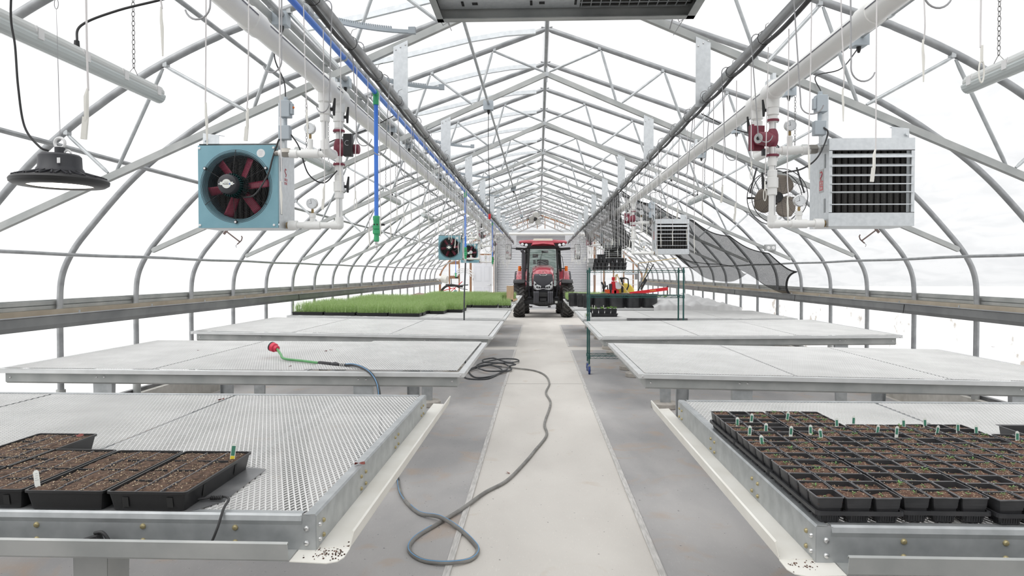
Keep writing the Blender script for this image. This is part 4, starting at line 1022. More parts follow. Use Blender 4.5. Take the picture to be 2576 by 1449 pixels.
# ================================================================== shade net
def on_plane(px,py,Y):
    d=fw+rt*((px-1288)/F)-up*((py-724.5)/F);return Vector((0,0,EYE))+d*(Y/d.y)
def poly(pts,t):
    n=len(pts)-1;x=min(max(t,0),1)*n;i=min(int(x),n-1);f=x-i
    q=[pts[max(0,i-1)],pts[i],pts[i+1],pts[min(n,i+2)]]
    return .5*((2*q[1])+(q[2]-q[0])*f+(2*q[0]-5*q[1]+4*q[2]-q[3])*f*f+(3*q[1]-q[0]-3*q[2]+q[3])*f**3)
def hemtop(u):
    r=1.35+2.62*u;return Vector((X0+r,12.44,chordz(r)-.045-.07*abs(sin(u*pi*4))))
LOW=[on_plane(*q) for q in ((1660,600,15.8),(1715,650,15.2),(1770,664,14.8),(1825,668,14.4),(1868,682,13.9),(1912,708,13.4),(1950,731,13.0),(1988,744,12.62))]
CORN=Vector((X0+4.50,12.40,1.655))
def netpt(u,v):
    p=hemtop(u).lerp(poly(LOW,u),v)
    p.z-=.22*sin(pi*v)*(1-u)**.5+.05*sin(u*12+v*5)*sin(pi*v)
    p.y+=.25*sin(pi*v)*sin(u*9)
    k=max(0,(u-.84)/.16)**1.7;w=max(0,1-abs(v-.42)/.45)
    return p.lerp(CORN,k*w)
REAR=[on_plane(*q) for q in ((1690,625,16.6),(1735,668,16.2),(1776,700,15.9),(1832,709,15.6),(1862,700,15.2),(1884,684,14.6))]
def netlow(u,v):
    a=poly(LOW[:5],u)+Vector((0,.15,.03));p=a.lerp(poly(REAR,u),v);p.z-=.06*sin(pi*v)*sin(u*8)**2;return p
e=empty('shade_net',(0,0,0),'black knitted shade net sagging from a truss to the wall behind the second louvred heater','shade net')
b=MB();b.grid(netpt,60,30);b.grid(netlow,30,12);b.build('net_cloth',M['net'],e)
b=MB();b.tube([netpt(i/60,0) for i in range(61)],.009,6);b.tube([netpt(1,j/20) for j in range(21)],[.010+.012*(j/20) for j in range(21)],6);b.build('net_hem',M['black'],e)
b=MB()
def net2(u,v):
    pk=.46*math.exp(-((u-.22)/.07)**2)
    x=X0+1.16+.42*math.exp(-((u-.22)/.12)**2)+.45*v*(1-u)+.10*sin(u*9+v*6)*v
    y=13.6+5.4*u+.7*v
    return Vector((x,y,3.0+pk-v*(.95+pk)*(1-.62*u)+.10*sin(u*15)*v-.05*sin(u*31+v*9)*v))
b.grid(net2,34,14);b.tube([net2(i/20,0) for i in range(21)],.012,5);b.tube([net2(i/20,1) for i in range(21)],.010,5)
tag(b.build('bundled_shade_net',M['net']),'bunched grey-black shade net hanging along the galvanized pipe toward the tractor','shade net')
# ================================================================== benches
def expanded(W,L,S=.0205,LW=.0517,w=.0039,t=.0024):
    nx=int(W/S);ny=int(L/LW);S=W/nx;LW=L/ny;b=MB();vs=[];fs=[]
    hw=w/2*1.08
    def strand(xa,ya,xb,yb):
        n=len(vs);k=hw*(1.25 if xb<xa else .72)
        lift=.0011 if xb>xa else -.0011
        vs.extend([(xa-k,ya,-t),(xa-k,ya,0+lift),(xa+k,ya,0-lift),(xa+k,ya,-t),(xb-k,yb,-t),(xb-k,yb,lift),(xb+k,yb,-lift),(xb+k,yb,-t)])
        fs.extend([(n+1,n+2,n+6,n+5),(n,n+1,n+5,n+4),(n+2,n+3,n+7,n+6)])
    for j in range(ny):
        for i in range(nx):
            cx=(i+.5)*S;cy=(j+.5)*LW
            strand(i*S,j*LW,cx,cy);strand((i+1)*S,j*LW,cx,cy)
            strand(cx,cy,i*S,(j+1)*LW);strand(cx,cy,(i+1)*S,(j+1)*LW)
    return b.add(vs,fs)
PW,PL=1.195,2.20
panel0=expanded(PW,PL).build('mesh_panel',M['mesh'],smooth=False)
PANEL=panel0.data;bpy.data.objects.remove(panel0)
DISC=MB().lathe([(.155,0),(.165,.008),(.165,.058),(.150,.07)],(0,0,0),(0,0,1),36).build('concrete_pad',M['concdisc']);disc_used=[False]
def pad(x,y,lab):
    o=DISC if not disc_used[0] else dup(DISC)
    disc_used[0]=True;o.location=(x,y,.004);return tag(o,lab,'concrete pad','round pads under the bench legs')
PADTOP=.074
def bench(sgn,xin,xout,y0,y1,dz,lab,legs=True,yaw=0.,pads=True,seam=True,scuff=False):
    """sgn -1: hose side. xin = aisle edge x; returns root empty at aisle front corner, local x runs away from the aisle"""
    H_=.865;Wd=abs(xout-xin);D=y1-y0;th=math.atan2(dz,Wd)
    e=empty('growing_bench',(xin,y0,0),lab,'bench','mesh topped growing benches')
    s=sgn
    e.rotation_euler=(0,-th*s,yaw)
    X=lambda a:s*a
    def bx(b,a0,a1,*r): b.box(min(X(a0),X(a1)),max(X(a0),X(a1)),*r)
    b=MB()
    # rim: top flange plus outer lip
    bx(b,0,Wd,0,.045,H_-.004,H_);bx(b,0,Wd,0,.004,H_-.034,H_-.004);bx(b,0,Wd,D-.045,D,H_-.004,H_);bx(b,0,Wd,D-.004,D,H_-.034,H_-.004)
    bx(b,0,.05,.045,D-.045,H_-.004,H_+.0005);bx(b,0,.004,.004,D-.004,H_-.034,H_-.004);bx(b,Wd-.05,Wd,.045,D-.045,H_-.004,H_+.0005);bx(b,Wd-.004,Wd,.004,D-.004,H_-.034,H_-.004)
    b.build('rim',M['alu'],e,smooth=False,bevel=.0015)
    b=MB()
    # deep beams set back under the rim, with a bent lower edge
    for ya,d in ((.035,1),(D-.035,-1)):
        b.prism([(ya,H_-.034),(ya,H_-.105),(ya+d*.018,H_-.118),(ya+d*.018,H_-.034)],0,X(.06),X(Wd-.06)) if s>0 else b.prism([(ya,H_-.034),(ya,H_-.105),(ya+d*.018,H_-.118),(ya+d*.018,H_-.034)],0,X(Wd-.06),X(.06))
    for a in (.06,Wd-.08): bx(b,a,a+.02,.05,D-.05,H_-.11,H_-.034)
    b.build('side_beam',M['galv_dull'],e,smooth=False)
    b=MB()
    for k in range(1,7): bx(b,Wd*k/7-.02,Wd*k/7+.02,.053,D-.053,H_-.05,H_-.010)
    b.build('cross_bearer',M['galv'],e,smooth=False)
    n=3
    for k in range(n):
        o=bpy.data.objects.new('mesh_panel',PANEL);COL.objects.link(o);o.parent=e
        wv=(Wd-.10)/n;o.scale=((wv-.014)/PW,(D-.08)/PL,1)
        a=.05+wv*(k+1) if s<0 else .05+wv*k
        o.location=(X(a)+.003,.04,H_+.004+(.010 if (scuff and k==0) else 0))
        if k: 
            q=MB();aa=.05+wv*k;bx(q,aa-.012,aa+.012,.045,D-.045,H_-.008,H_-.001);q.build('seam_strip',M['galv_pipe'],e,smooth=False)
    b=MB()
    for a in (.03,Wd-.03,.10,Wd-.10): b.lathe([(.008,0),(.008,-.003),(.004,-.006)],(X(a),0 if a in(.03,Wd-.03) else .035,H_-.02 if a in (.03,Wd-.03) else H_-.07),(0,1,0),10)
    for a in (.77,.83,2.85,2.91): b.lathe([(.008,0),(.008,-.003),(.004,-.006)],(X(a),.035,H_-.062),(0,1,0),10)
    b.build('bolt_head',M['steel'],e)
    if legs:
        for a in (.80,2.88):
            for ya,d in ((.06,1),(D-.06,-1)):
                zb=PADTOP-a*math.tan(th)
                b=MB();b.prism([(X(a)-.075,H_-.10),(X(a)+.075,H_-.10),(X(a)+.060,zb),(X(a)-.060,zb)],1,min(ya,ya+d*.004),max(ya,ya+d*.004))
                for q in (-1,1): b.add([(X(a)+q*.075,ya,H_-.10),(X(a)+q*.075,ya+d*.05,H_-.10),(X(a)+q*.060,ya+d*.04,zb),(X(a)+q*.060,ya,zb)],[(0,1,2,3)])
                b.build('leg',M['galv'],e,smooth=False,solid=.003)
    return e
RL=[(5.25,7.57,.012),(8.29,10.96,.052),(11.52,14.10,.047),(14.85,17.25,.03),(18.2,20.6,.02),(21.3,23.6,.02)]
RR=[(5.25,7.57,-.055),(8.27,10.98,.034),(11.57,14.02,.012),(14.78,17.2,.02),(18.1,20.5,.02)]
desc={-1:['mesh bench carrying the watering wand, hose side','empty mesh bench behind the watering wand bench, hose side','mesh bench with the front trays of grass, hose side','mesh bench with the second block of grass trays, hose side','mesh bench with the third block of grass, hose side','farthest mesh bench, under the burgundy sheets, hose side'],
      1:['empty mesh bench directly behind the bench of seedling pots','empty mesh bench in front of the green wire rack','mesh bench with black plank and seedling tray behind the rack','mesh bench with the big black tubs and white plastic sheet','mesh bench with trays of grass behind the black tubs']}
for sgn,rows in ((-1,RL),(1,RR)):
    for i,(a,b_,dz) in enumerate(rows):
        xin=-.565 if sgn<0 else .728;xout=-4.28 if sgn<0 else 4.29
        if i==0: xin=-.57 if sgn<0 else .745
        bench(sgn,xin,xout,a,b_,dz,desc[sgn][i],scuff=(sgn<0 and i==0))
        for q,(ax) in enumerate((.80,2.88)):
            for p,ya in enumerate((a+.10,b_-.10)):
                pad(xin+sgn*ax,ya,'round concrete pad at the %s %s leg of the %s bench row, %s'%('near' if p==0 else 'far','aisle' if q==0 else 'wall',nth(i+2),'hose side' if sgn<0 else 'pot side'))
# ------------------------------------------------------------------ front pair of benches with drain gutters
def drainbench(sgn,xin,xout,y0,y1,lab):
    H_=.865;Wd=abs(xout-xin);D=y1-y0;s=sgn
    e=empty('drained_bench',(xin,y0,0),lab,'bench','mesh topped benches with drain gutters')
    X=lambda a:s*a
    def bx(b,a0,a1,*r): b.box(min(X(a0),X(a1)),max(X(a0),X(a1)),*r)
    b=MB()
    # tall C beams: face, top roll, bottom flange
    for ya,d in ((0,1),(D,-1)):
        pr=[(ya+d*.035,H_-.012),(ya+d*.035,H_-.002),(ya+d*.004,H_),(ya,H_-.006),(ya-d*.004,H_-.020),(ya,H_-.034),(ya,H_-.118),(ya+d*.03,H_-.120)]
        b.strip(pr,0,X(.045),X(Wd));b.strip([(ya,H_-.004),(ya,H_-.12)],0,X(.0),X(.05))
    pr=[(X(.035),H_-.002),(X(.004),H_),(X(0),H_-.006),(X(0),H_-.118)];b.strip(pr,1,.0,D)
    pr=[(X(Wd-.035),H_-.002),(X(Wd),H_),(X(Wd),H_-.118)];b.strip(pr,1,.0,D)
    b.build('bench_beam',M['galv'],e,smooth=False,solid=.003)
    # drain gutter on the aisle side and along the front
    b=MB()
    b.strip([(X(0),H_-.112),(X(-.10),H_-.116),(X(-.103),H_-.110),(X(-.115),H_-.062),(X(-.110),H_-.058)],1,.02,D+.30)
    n=8;rr=[]
    b.add([(X(.055),-.085,H_-.116),(X(.055),.02,H_-.114),(X(-.103),.02,H_-.116),(X(-.103),-.045,H_-.117),(X(-.09),-.075,H_-.118),(X(-.06),-.09,H_-.118)],[(0,1,2,3,4,5)])
    b.build('drain_gutter',M['cream'],e,smooth=False,solid=.003)
    b=MB();b.strip([(-.0,H_-.114),(-.075,H_-.118),(-.080,H_-.112),(-.088,H_-.062),(-.082,H_-.058),(-.078,H_-.066)],0,X(.06),X(Wd));b.build('front_gutter',M['galv_dull'],e,smooth=False,solid=.003)
    g=MB()
    for i in range(150 if s<0 else 40):
        rn=random.Random(i+50*s);a=rn.gauss(-.045,.03);y=rn.gauss(-.02,.035);
        if -.10<a<.05 and -.08<y<.10: g.ball((X(a),y,H_-.1135),rn.uniform(.0010,.0034),6,(1,1.4,.4))
    tag(g.build('gutter_grit',M['redsoil'],e),kind='stuff')
    b=MB()
    for k in range(1,7): bx(b,Wd*k/7-.02,Wd*k/7+.02,.01,D-.01,H_-.06,H_-.016)
    b.build('cross_bearer',M['galv'],e,smooth=False)
    wv=(Wd-.02)/3
    for k in range(3):
        o=bpy.data.objects.new('mesh_panel',PANEL);COL.objects.link(o);o.parent=e
        o.scale=((wv-.018)/PW,(D-.016)/PL,1);a=.01+wv*(k+1) if s<0 else .01+wv*k;o.location=(X(a)+.003,.008,H_-.004)
        if k: q=MB();aa=.01+wv*k;bx(q,aa-.014,aa+.014,.02,D-.02,H_-.014,H_-.008);q.build('seam_strip',M['galv_pipe'],e,smooth=False)
    b=MB();c=MB()
    def bolt(m,p,ax,r=.0095): m.lathe([(r,0),(r*.95,.003),(r*.6,.007),(r*.1,.008)],p,ax,12)
    for k,a in enumerate((.02,.25,.55,.9,1.3,1.7,2.1,2.5,2.9)):
        for z in (H_-.045,H_-.092): bolt(b if k in(0,5) else c,(X(a+.01),-.0015,z),(0,-1,0))
    for k,y in enumerate((.03,.07,.55,.62,1.2,1.27,1.95,2.02)):
        for z in (H_-.042,H_-.09): bolt(b if k==0 else c,(X(-.0015),y,z),(-s,0,0),.008)
    b.build('bolt_head',M['steel'],e);c.build('bronze_bolt_head',mat('bronze_bolt',(.42,.36,.20),.4,.6),e)
    b=MB();zt=H_-.12
    for a in (.80,2.88):
        for ya in (.12,D-.12):
            b=MB();b.add([(X(a)-.075,ya,zt),(X(a)+.045,ya,zt),(X(a)+.035,ya,PADTOP),(X(a)-.07,ya,PADTOP)],[(0,1,2,3)])
            b.add([(X(a)+.045,ya,zt),(X(a)+.06,ya+.10,zt),(X(a)+.05,ya+.09,PADTOP),(X(a)+.035,ya,PADTOP)],[(0,1,2,3)])
            b.build('leg',M['galv_dull'],e,smooth=False,solid=.004);
            pad(xin+X(a),y0+ya,'round concrete pad at the %s %s leg of the front bench, %s'%('near' if ya<1 else 'far','aisle' if a<1 else 'wall','hose side' if s<0 else 'pot side'))
    return e
drainbench(-1,-.705,-4.28,2.145,4.29,'front mesh bench with drain gutter carrying the trays of brown soil')
drainbench(1,.842,4.30,2.11,4.18,'front mesh bench with drain gutter carrying the black seedling pots')
# ------------------------------------------------------------------ pots with seedlings
ZB_=.862
def ring(b,hw,hd,z,r=.006):
    out=[]
    for (sx,sy,a0) in ((1,1,0),(-1,1,90),(-1,-1,180),(1,-1,270)):
        for k in range(3):
            t=R(a0+45*k);out.append((sx*(hw-r)+r*cos(t),sy*(hd-r)+r*sin(t),z))
    return out
def potmesh(level,seed):
    b=MB();rn=random.Random(seed)
    prof=[(.0265,.0),(.0295,.002),(.0335,.036),(.0345,.046),(.0362,.0463),(.0395,.077),(.0415,.0775),(.0415,.081),(.0388,.081),(.0375,.055)]
    b.loft([ring(b,h,h,z,.006) for h,z in prof[:7]],capA=True,capB=False);b.m=1;b.loft([ring(b,h,h,z,.006) for h,z in prof[6:9]],capA=False,capB=False);b.m=0;b.loft([ring(b,h,h,z,.006) for h,z in prof[8:]],capA=False,capB=False)
    for q in range(4):
        for k in range(7):
            t=(k-3)*.0075;p0=(.0302,t,.006);p1=(.0340,t,.034)
            rot=Matrix.Rotation(q*pi/2,3,'Z');b.beam(rot@Vector(p0),rot@Vector(p1),.003,.0022,up=(1,0,0))
    o=b.build('seedling_pot',[M['blacksoft'],M['potrim']],angle=40)
    zs=.081-level
    g=MB();n=10;hs=.0378
    g.grid(lambda u,v:((u-.5)*2*hs,(v-.5)*2*hs,zs+rn.uniform(-.003,.003)+.004*sin(u*5+seed)*cos(v*4)),n,n);g.build('soil',M['redsoil'],o)
    p=MB()
    for _ in range(26):
        x,y=rn.uniform(-.033,.033),rn.uniform(-.033,.033);p.ball((x,y,zs+.004),rn.uniform(.0009,.0024),5,(1,1.2,.7))
    p.build('perlite_grain',M['perlite'],o)
    return o,zs
def leafquad(b,base,d,L,w,droop=.2,up=.5):
    base=Vector(base);dx=Vector((cos(d),sin(d),0));sd=Vector((-sin(d),cos(d),0));m=base+dx*L*.5+Vector((0,0,L*up*.6));t=base+dx*L+Vector((0,0,L*(up-droop)))
    b.add([base,m-sd*w,t,m+sd*w],[(0,1,2,3)])
def sprout(seed,zs,size=1.):
    rn=random.Random(seed);b=MB();x,y=rn.uniform(-.010,.010),rn.uniform(-.010,.010);h=rn.uniform(.008,.018)*size
    b.tube([(x,y,zs-.004),(x+.002,y,zs+h)],.0007,4)
    a=rn.uniform(0,6)
    for k in range(4): leafquad(b,(x+.002,y,zs+h-(.003 if k>1 else 0)),a+k*pi/2+rn.uniform(-.3,.3),rn.uniform(.008,.017)*size,rn.uniform(.002,.0042)*size,.25,.35)
    if rn.random()<.5:
        for k in range(3): leafquad(b,(x,y,zs+h),a+.6+k*2.1,rn.uniform(.010,.016)*size,.0028*size,.1,.6)
    return b
pots=[]
for i in range(8):
    o,zs=potmesh([.004,.007,.011,.019,.006,.009,.014,.005][i],40+i);pots.append((o,zs))
    sprout(70+i,zs,[.7,.85,.6,.65,1.1,.75,.5,.9][i]).build('seedling',M['leaf'],o)
def pottray(nr,nc,p,seed):
    b=MB();L=nr*p;Wt=nc*p;z=.037
    # open web tray: two rims, cups
    sec=[ring(b,Wt/2+.003,L/2+.003,zz,.012) for zz in (z-.008,z+.004)];sec2=[ring(b,Wt/2-.004,L/2-.004,zz,.012) for zz in (z+.004,z-.008)]
    b.loft(sec+sec2,capA=False,capB=False)
    for i in range(nc):
        for j in range(nr):
            cx=(i-(nc-1)/2)*p;cy=(j-(nr-1)/2)*p
            for q in range(4):
                t=q*pi/2+pi/4;x1=cx+.050*cos(t);y1=cy+.050*sin(t);x1=max(-Wt/2-.002,min(Wt/2+.002,x1));y1=max(-L/2-.002,min(L/2+.002,y1));b.beam((cx+.034*cos(t),cy+.034*sin(t),.001),(x1,y1,z),.010,.002,up=(cos(t),sin(t),.3))
            b.tube([(cx+.030*cos(t),cy+.030*sin(t),.0015) for t in [2*pi*k/8 for k in range(8)]],.0016,4,closed=True)
    return b.build('pot_carry_tray',M['blacksoft'],smooth=False)
P_=.0866;XP=.842+.008;YP=2.125
trays=[(0,5,0),(0,5,1),(0,5,2),(1,5,0),(1,5,1),(1,5,2),(2,6,0),(2,6,1),(3,6,0),(3,6,1),(4,5,0),(4,5,1),(5,5,0),(5,5,1)]
tsrc={};pu=set();prn=random.Random(3)
for (tc,nr,tk) in trays:
    cx=XP+tc*(3*P_+.008)+1.5*P_;y0=YP+tk*(nr*P_+.010)+ (.0 if tk<2 else .0)+[.0,.012,-.004,.01,0,.008][tc];cy=y0+nr*P_/2
    yaw=[0.,-.008,.010,-.006,.004,.0][tc] if tk==0 else prn.uniform(-.006,.006)
    if nr not in tsrc: tsrc[nr]=pottray(nr,3,P_,1);o=tsrc[nr]
    else: o=dup(tsrc[nr])
    o.location=(cx,cy,ZB_);o.rotation_euler=(0,0,yaw)
    tag(o,'black open carry tray of pots, %s from the aisle, %s from the camera'%(nth(tc+1),nth(tk+1)),'tray','pot carry trays')
    for i in range(3):
        for j in range(nr):
            k=prn.randrange(8);o=pots[k][0]
            if k in pu: o=dup(o)
            pu.add(k)
            lx=(i-1)*P_;ly=(j-(nr-1)/2)*P_
            o.location=(cx+lx-ly*yaw,cy+ly+lx*yaw,ZB_+.002);o.rotation_euler=(prn.uniform(-.015,.015),prn.uniform(-.015,.015),yaw+prn.choice((0,1,2,3))*pi/2+prn.uniform(-.03,.03))
            row=tk*nr+j+1
            tag(o,'black square seedling pot, %s column from the aisle, %s row from the camera'%(nth(tc*3+i+1),nth(row)),'plant pot','square seedling pots on the front bench')
# plant tags in the pots
def ptag(green,yel=False,h=.052,w=.015):
    b=MB();b.prism([(-w/2,0),(w/2,0),(w/2,h-.006),(w/2-.005,h),(-w/2+.005,h),(-w/2,h-.006)],1,-.0004,.0004);o=b.build('plant_tag',M['tagwhite'],smooth=False)
    if green: b=MB();b.box(-w/2+.0025,w/2-.0025,-.0008,-.0004,.016,h-.010);b.build('tag_print',M['taggreen'],o,smooth=False)
    if yel: b=MB();b.box(-w/2+.0015,w/2-.0015,-.0008,-.0004,.003,.015);b.build('tag_yellow_band',M['tagyellow'],o,smooth=False)
    return o
TG=[(0,11,.0),(0,9,.1),(0,7,-.1),(1,12,.12),(1,9.6,.05),(2,9,.1),(3,9.3,.0),(3,12.6,.2),(3.2,8.5,-.1),(5,11,0),(6,11.6,.1),(6.2,9.5,.25),(7,9.2,.15),(8.3,11,.0),(9,9.5,.3),(9.4,11.2,0),(10.4,10.1,.05),(11,9.6,.02),(12,8.3,.05)]
t0=ptag(True);tu=False
for i,(c,r,ln) in enumerate(TG):
    o=t0 if not tu else dup(t0);tu=True
    x=XP+(c+.55)*P_+int(c//3)*.008;y=YP+(r+.55)*P_+.01
    o.location=(x,y,ZB_+.066);o.rotation_euler=(-.12,ln,-.15+ln)
    tag(o,'white and green plant tag in a pot, %s column, %s row from the camera'%(nth(int(c)+1),nth(int(r)+1)),'plant tag','plant tags in the pots')
# empty dark tray at the wall side of the pots
b=MB();b.loft([ring(b,.13,.20,0,.01),ring(b,.135,.205,.05,.01),ring(b,.145,.215,.052,.01),ring(b,.13,.20,.050,.01),ring(b,.125,.195,.006,.01)],capB=True)
tag(b.build('seed_tray',M['blacksoft'],loc=(2.30,3.12,ZB_)),'plain black tray at the wall end behind the seedling pots','tray')
# ------------------------------------------------------------------ soil trays on the hose side bench
def soiltray(W,L,seed,slots):
    b=MB();z=.064;rn=random.Random(seed)
    b.loft([ring(b,W/2-.014,L/2-.014,0,.012),ring(b,W/2-.004,L/2-.004,z-.008,.012),ring(b,W/2+.001,L/2+.001,z-.008,.012),ring(b,W/2+.001,L/2+.001,z,.012),ring(b,W/2-.005,L/2-.005,z,.012),ring(b,W/2-.012,L/2-.012,.012,.012)],capB=True)
    o=b.build('soil_tray',M['black'],angle=40)
    if slots:
        b=MB()
        for x in (-.07,.075): b.box(x-.012,x+.012,-L/2+.0085-.004,-L/2+.0095,.012,.046) if False else b.add([(x-.010,-L/2+.0075,.012),(x+.010,-L/2+.0075,.012),(x+.010,-L/2+.0028,.045),(x-.010,-L/2+.0028,.045)],[(0,1,2,3)])
        for y in (-.12,.12): b.add([(W/2-.0090,y-.008,.012),(W/2-.0090,y+.008,.012),(W/2-.0042,y+.008,.05),(W/2-.0042,y-.008,.05)],[(0,1,2,3)])
        b.build('tray_slot',M['blacktxt'],o,smooth=False,solid=.001)
    g=MB();n=26;m=48
    nx,ny=3,4
    def hgt(u,v):
        cu=abs(((u*nx)%1)-.5)*2;cv=abs(((v*ny)%1)-.5)*2
        dip=-.006*max(0,max(cu,cv)-.8)/.2
        return .0605+rn.uniform(-.0022,.0022)+.003*sin(u*7+seed)*cos(v*9)+dip
    g.grid(lambda u,v:((u-.5)*(W-.014),(v-.5)*(L-.014),hgt(u,v)),n,m);g.build('soil',M['soil'],o)
    p=MB()
    for _ in range(620): p.ball((rn.uniform(-.48,.48)*(W-.02),rn.uniform(-.48,.48)*(L-.02),.0618),min(.0034,abs(rn.gauss(0,.0012))+.0006),5,(1,1.3,.8))
    tag(p.build('perlite_grain',M['perlite'],o),kind='stuff')
    for i in range(1,nx):
        d=MB();x=(i/nx-.5)*(W-.014);[d.box(x-.0020,x+.0020,-L/2+.01+(L-.02)*q/9,-L/2+.01+(L-.02)*(q+1)/9,.05,.0615+rn.uniform(-.001,.0022)) for q in range(9)];d.build('cell_divider',M['divider'],o,smooth=False)
    for j in range(1,ny):
        d=MB();y=(j/ny-.5)*(L-.014)
        for i in range(nx):
            if rn.random()<.75: x0=(i/nx-.5)*(W-.014);d.box(x0+rn.uniform(0,.03),x0+(W-.014)/nx-rn.uniform(0,.03),y-.0014,y+.0014,.05,.0628)
        if d.v: d.build('cell_divider',M['blacksoft'],o,smooth=False)
    return o
for x,y,lab,sl in ((-1.252,2.392,'black slotted soil tray at the aisle end, green and yellow tag in its corner',True),(-1.523,2.392,'black plain-sided soil tray with a white tag at its front corner',False),(-1.796,2.40,'black soil tray beyond the white tag, cut by the picture edge',True),(-2.045,2.66,'black soil tray set back behind the others, tall dark side showing',False)):
    o=soiltray(.262,.505,int(x*-100),sl);o.location=(x,y,.868);tag(o,lab,'tray','trays of brown soil')
o=ptag(False,h=.058,w=.018);o.location=(-1.64,2.185,.926);o.rotation_euler=(-.2,-.22,.15);tag(o,'white plant tag leaning at the seam between two soil trays','plant tag')
b=MB()
for i in range(4): b.box(-.006+.001*i,.006-.002*(i%2),-.0009,-.0005,.025+i*.007,.0265+i*.007)
b.build('tag_print',M['greytxt'],o,smooth=False)
o=ptag(True,True,h=.062,w=.018);o.location=(-1.155,2.545,.925);o.rotation_euler=(-.15,.12,.35);tag(o,'white plant tag with green and yellow print in the corner of the soil tray','plant tag')
# black sheet under the soil trays and its cable
e=empty('heat_mat',(-1.54,2.45,.8655),'thin black heat mat under the soil trays, corner showing, with cable over the bench edge','heat mat')
b=MB();b.add([(-.9,-.27,0),(.42,-.30,0),(.487,-.205,.001),(.485,.17,.003),(.44,.20,.0),(-.9,.30,0)],[(0,1,2,3,4,5)]);b.build('mat_sheet',M['mulchmat'],e,smooth=False,solid=.002)
b=MB();b.tube(spline([(.36,-.235,.010),(.44,-.195,.012),(.49,-.20,.018),(.525,-.24,.022),(.535,-.30,.012),(.53,-.335,-.04),(.505,-.345,-.095),(.46,-.35,-.112)],8),.0042,8);b.build('mat_cable',M['rubber'],e)
b=MB()
for i in range(7): b.lathe([(.0075,-.002),(.0075,.002)],(.445+i*.0065,-.197-.0012*i,.0125+.0006*i),(1,-.1,0),8)
b.build('strain_relief',M['rubber'],e)
b=MB();b.beam((.075,-.345,-.10),(.16,-.345,-.072),.03,.03);b.tube(spline([(.14,-.345,-.055),(.17,-.345,-.055),(.20,-.345,-.10)],6),.006,8);b.build('mat_plug',M['rubber'],e,smooth=False,bevel=.006)
# ------------------------------------------------------------------ watering wand and hose
e=empty('watering_wand',(0,0,0),'watering wand with red rose and green stem lying on the mesh bench','watering wand')
def W3(x,y,z): return Vector((x,y,z))
hd=W3(-2.335,6.06,.955);bd=W3(-2.19,5.85,.893);g0=W3(-1.815,5.62,.888);g1=W3(-1.69,5.545,.888);v1=W3(-1.615,5.50,.890);c1=W3(-1.545,5.46,.892)
b=MB();b.tube(spline([hd,hd.lerp(bd,.5)+Vector((0,0,-.004)),bd,bd.lerp(g0,.5),g0],8),.011,12);b.build('wand_stem',M['wandgreen'],e)
ax=(hd-bd).normalized();ax=Vector((-.75,.35,.22)).normalized()
b=MB();b.lathe([(.012,-.012),(.026,-.008),(.028,.0),(.028,.018),(.040,.025),(.042,.058)],hd,ax,24);r_=b.build('wand_rose',M['wandred'],e)
b=MB();b.lathe([(.043,.056),(.043,.070),(.030,.074),(.0,.075)],hd,ax,24);b.build('rose_face',M['black'],r_)
b=MB();b.tube([g0,g0.lerp(g1,.1),g1],[.014,.0165,.0165],14);b.build('foam_grip',M['rubber'],e)
b=MB();b.tube([g1,g1.lerp(v1,.2),g1.lerp(v1,.6),v1],[.014,.016,.022,.013],12);b.beam(g1.lerp(v1,.45)+Vector((0,0,-.005)),g1.lerp(v1,.75)+Vector((.0,-.01,-.03)),.018,.018);b.build('thumb_valve',M['charcoal'],e)
b=MB();b.tube([v1,c1],[.012,.013],12);b.build('wand_connector',M['black'],e)
b=MB()
for q in (.35,.6,.85): p=v1.lerp(c1,q);d=(c1-v1).normalized();b.tube([p,p+d*.006],.0165,12)
b.build('connector_ring',M['white'],e)
HP=[tuple(c1),(-1.47,5.41,.900),(-1.37,5.30,.895),(-1.27,5.19,.860),(-1.20,5.10,.78),(-1.17,5.05,.60),(-1.20,5.20,.30),(-1.20,5.45,.06),(-1.13,5.43,.018),(-1.0,4.96,.016),(-.817,4.595,.016),(-.648,4.451,.036),(-.514,4.316,.020),(-.392,4.095,.016),(-.352,3.961,.016),(-.39,3.837,.016),(-.517,3.779,.022),(-.658,3.827,.016),(-.752,3.963,.016),(-.749,4.144,.016),(-.65,4.38,.016),(-.526,4.645,.022),(-.393,5.032,.016),(-.246,5.33,.016),(-.117,5.84,.016),(-.035,6.237,.016),(.081,6.857,.016),(.066,7.403,.016),(.149,8.54,.016),(.10,9.3,.016),(.158,10.081,.016),(.108,10.863,.016),(-.064,11.388,.016),(-.368,11.613,.022),(-.62,11.72,.03)]
rn=random.Random(21)
coil=[(-.62,11.72,.03),(-.95,11.9,.035),(-1.15,11.4,.02),(-.98,10.62,.016),(-.72,10.75,.02),(-.60,11.3,.035),(-.85,11.75,.05),(-1.15,11.2,.03),(-1.12,10.55,.016),(-.80,10.45,.016),(-.62,11.0,.03),(-.45,11.45,.03),(-.62,12.0,.05),(-.95,12.1,.06),(-1.0,12.5,.055),(-.84,12.75,.05),(-.70,12.4,.06),(-.52,12.15,.05),(-.36,12.5,.03),(-.45,12.8,.03),(-.75,12.5,.06),(-1.05,11.7,.06),(-.85,11.1,.05),(-.55,11.15,.05),(-.50,11.6,.06),(-.40,11.9,.05),(-.62,11.95,.07),(-1.0,11.6,.06),(-1.17,11.35,.05),(-1.21,11.25,.3),(-1.215,11.22,1.1),(-1.19,11.2,1.80)]
def hosepart(pts,m,lab):
    P=spline(pts,10);b=MB();b.tube(P,.0125,10)
    s=MB();vs=[]
    for i in range(len(P)-1): pass
    return b,P
o=empty('garden_hose',(0,0,0),'dark garden hose with blue stripe looping over the aisle to a tangled coil','hose')
P1=spline(HP,10)
b=MB();b.tube(P1[:85],.0125,10);b.build('clean_hose',M['hose'],o)
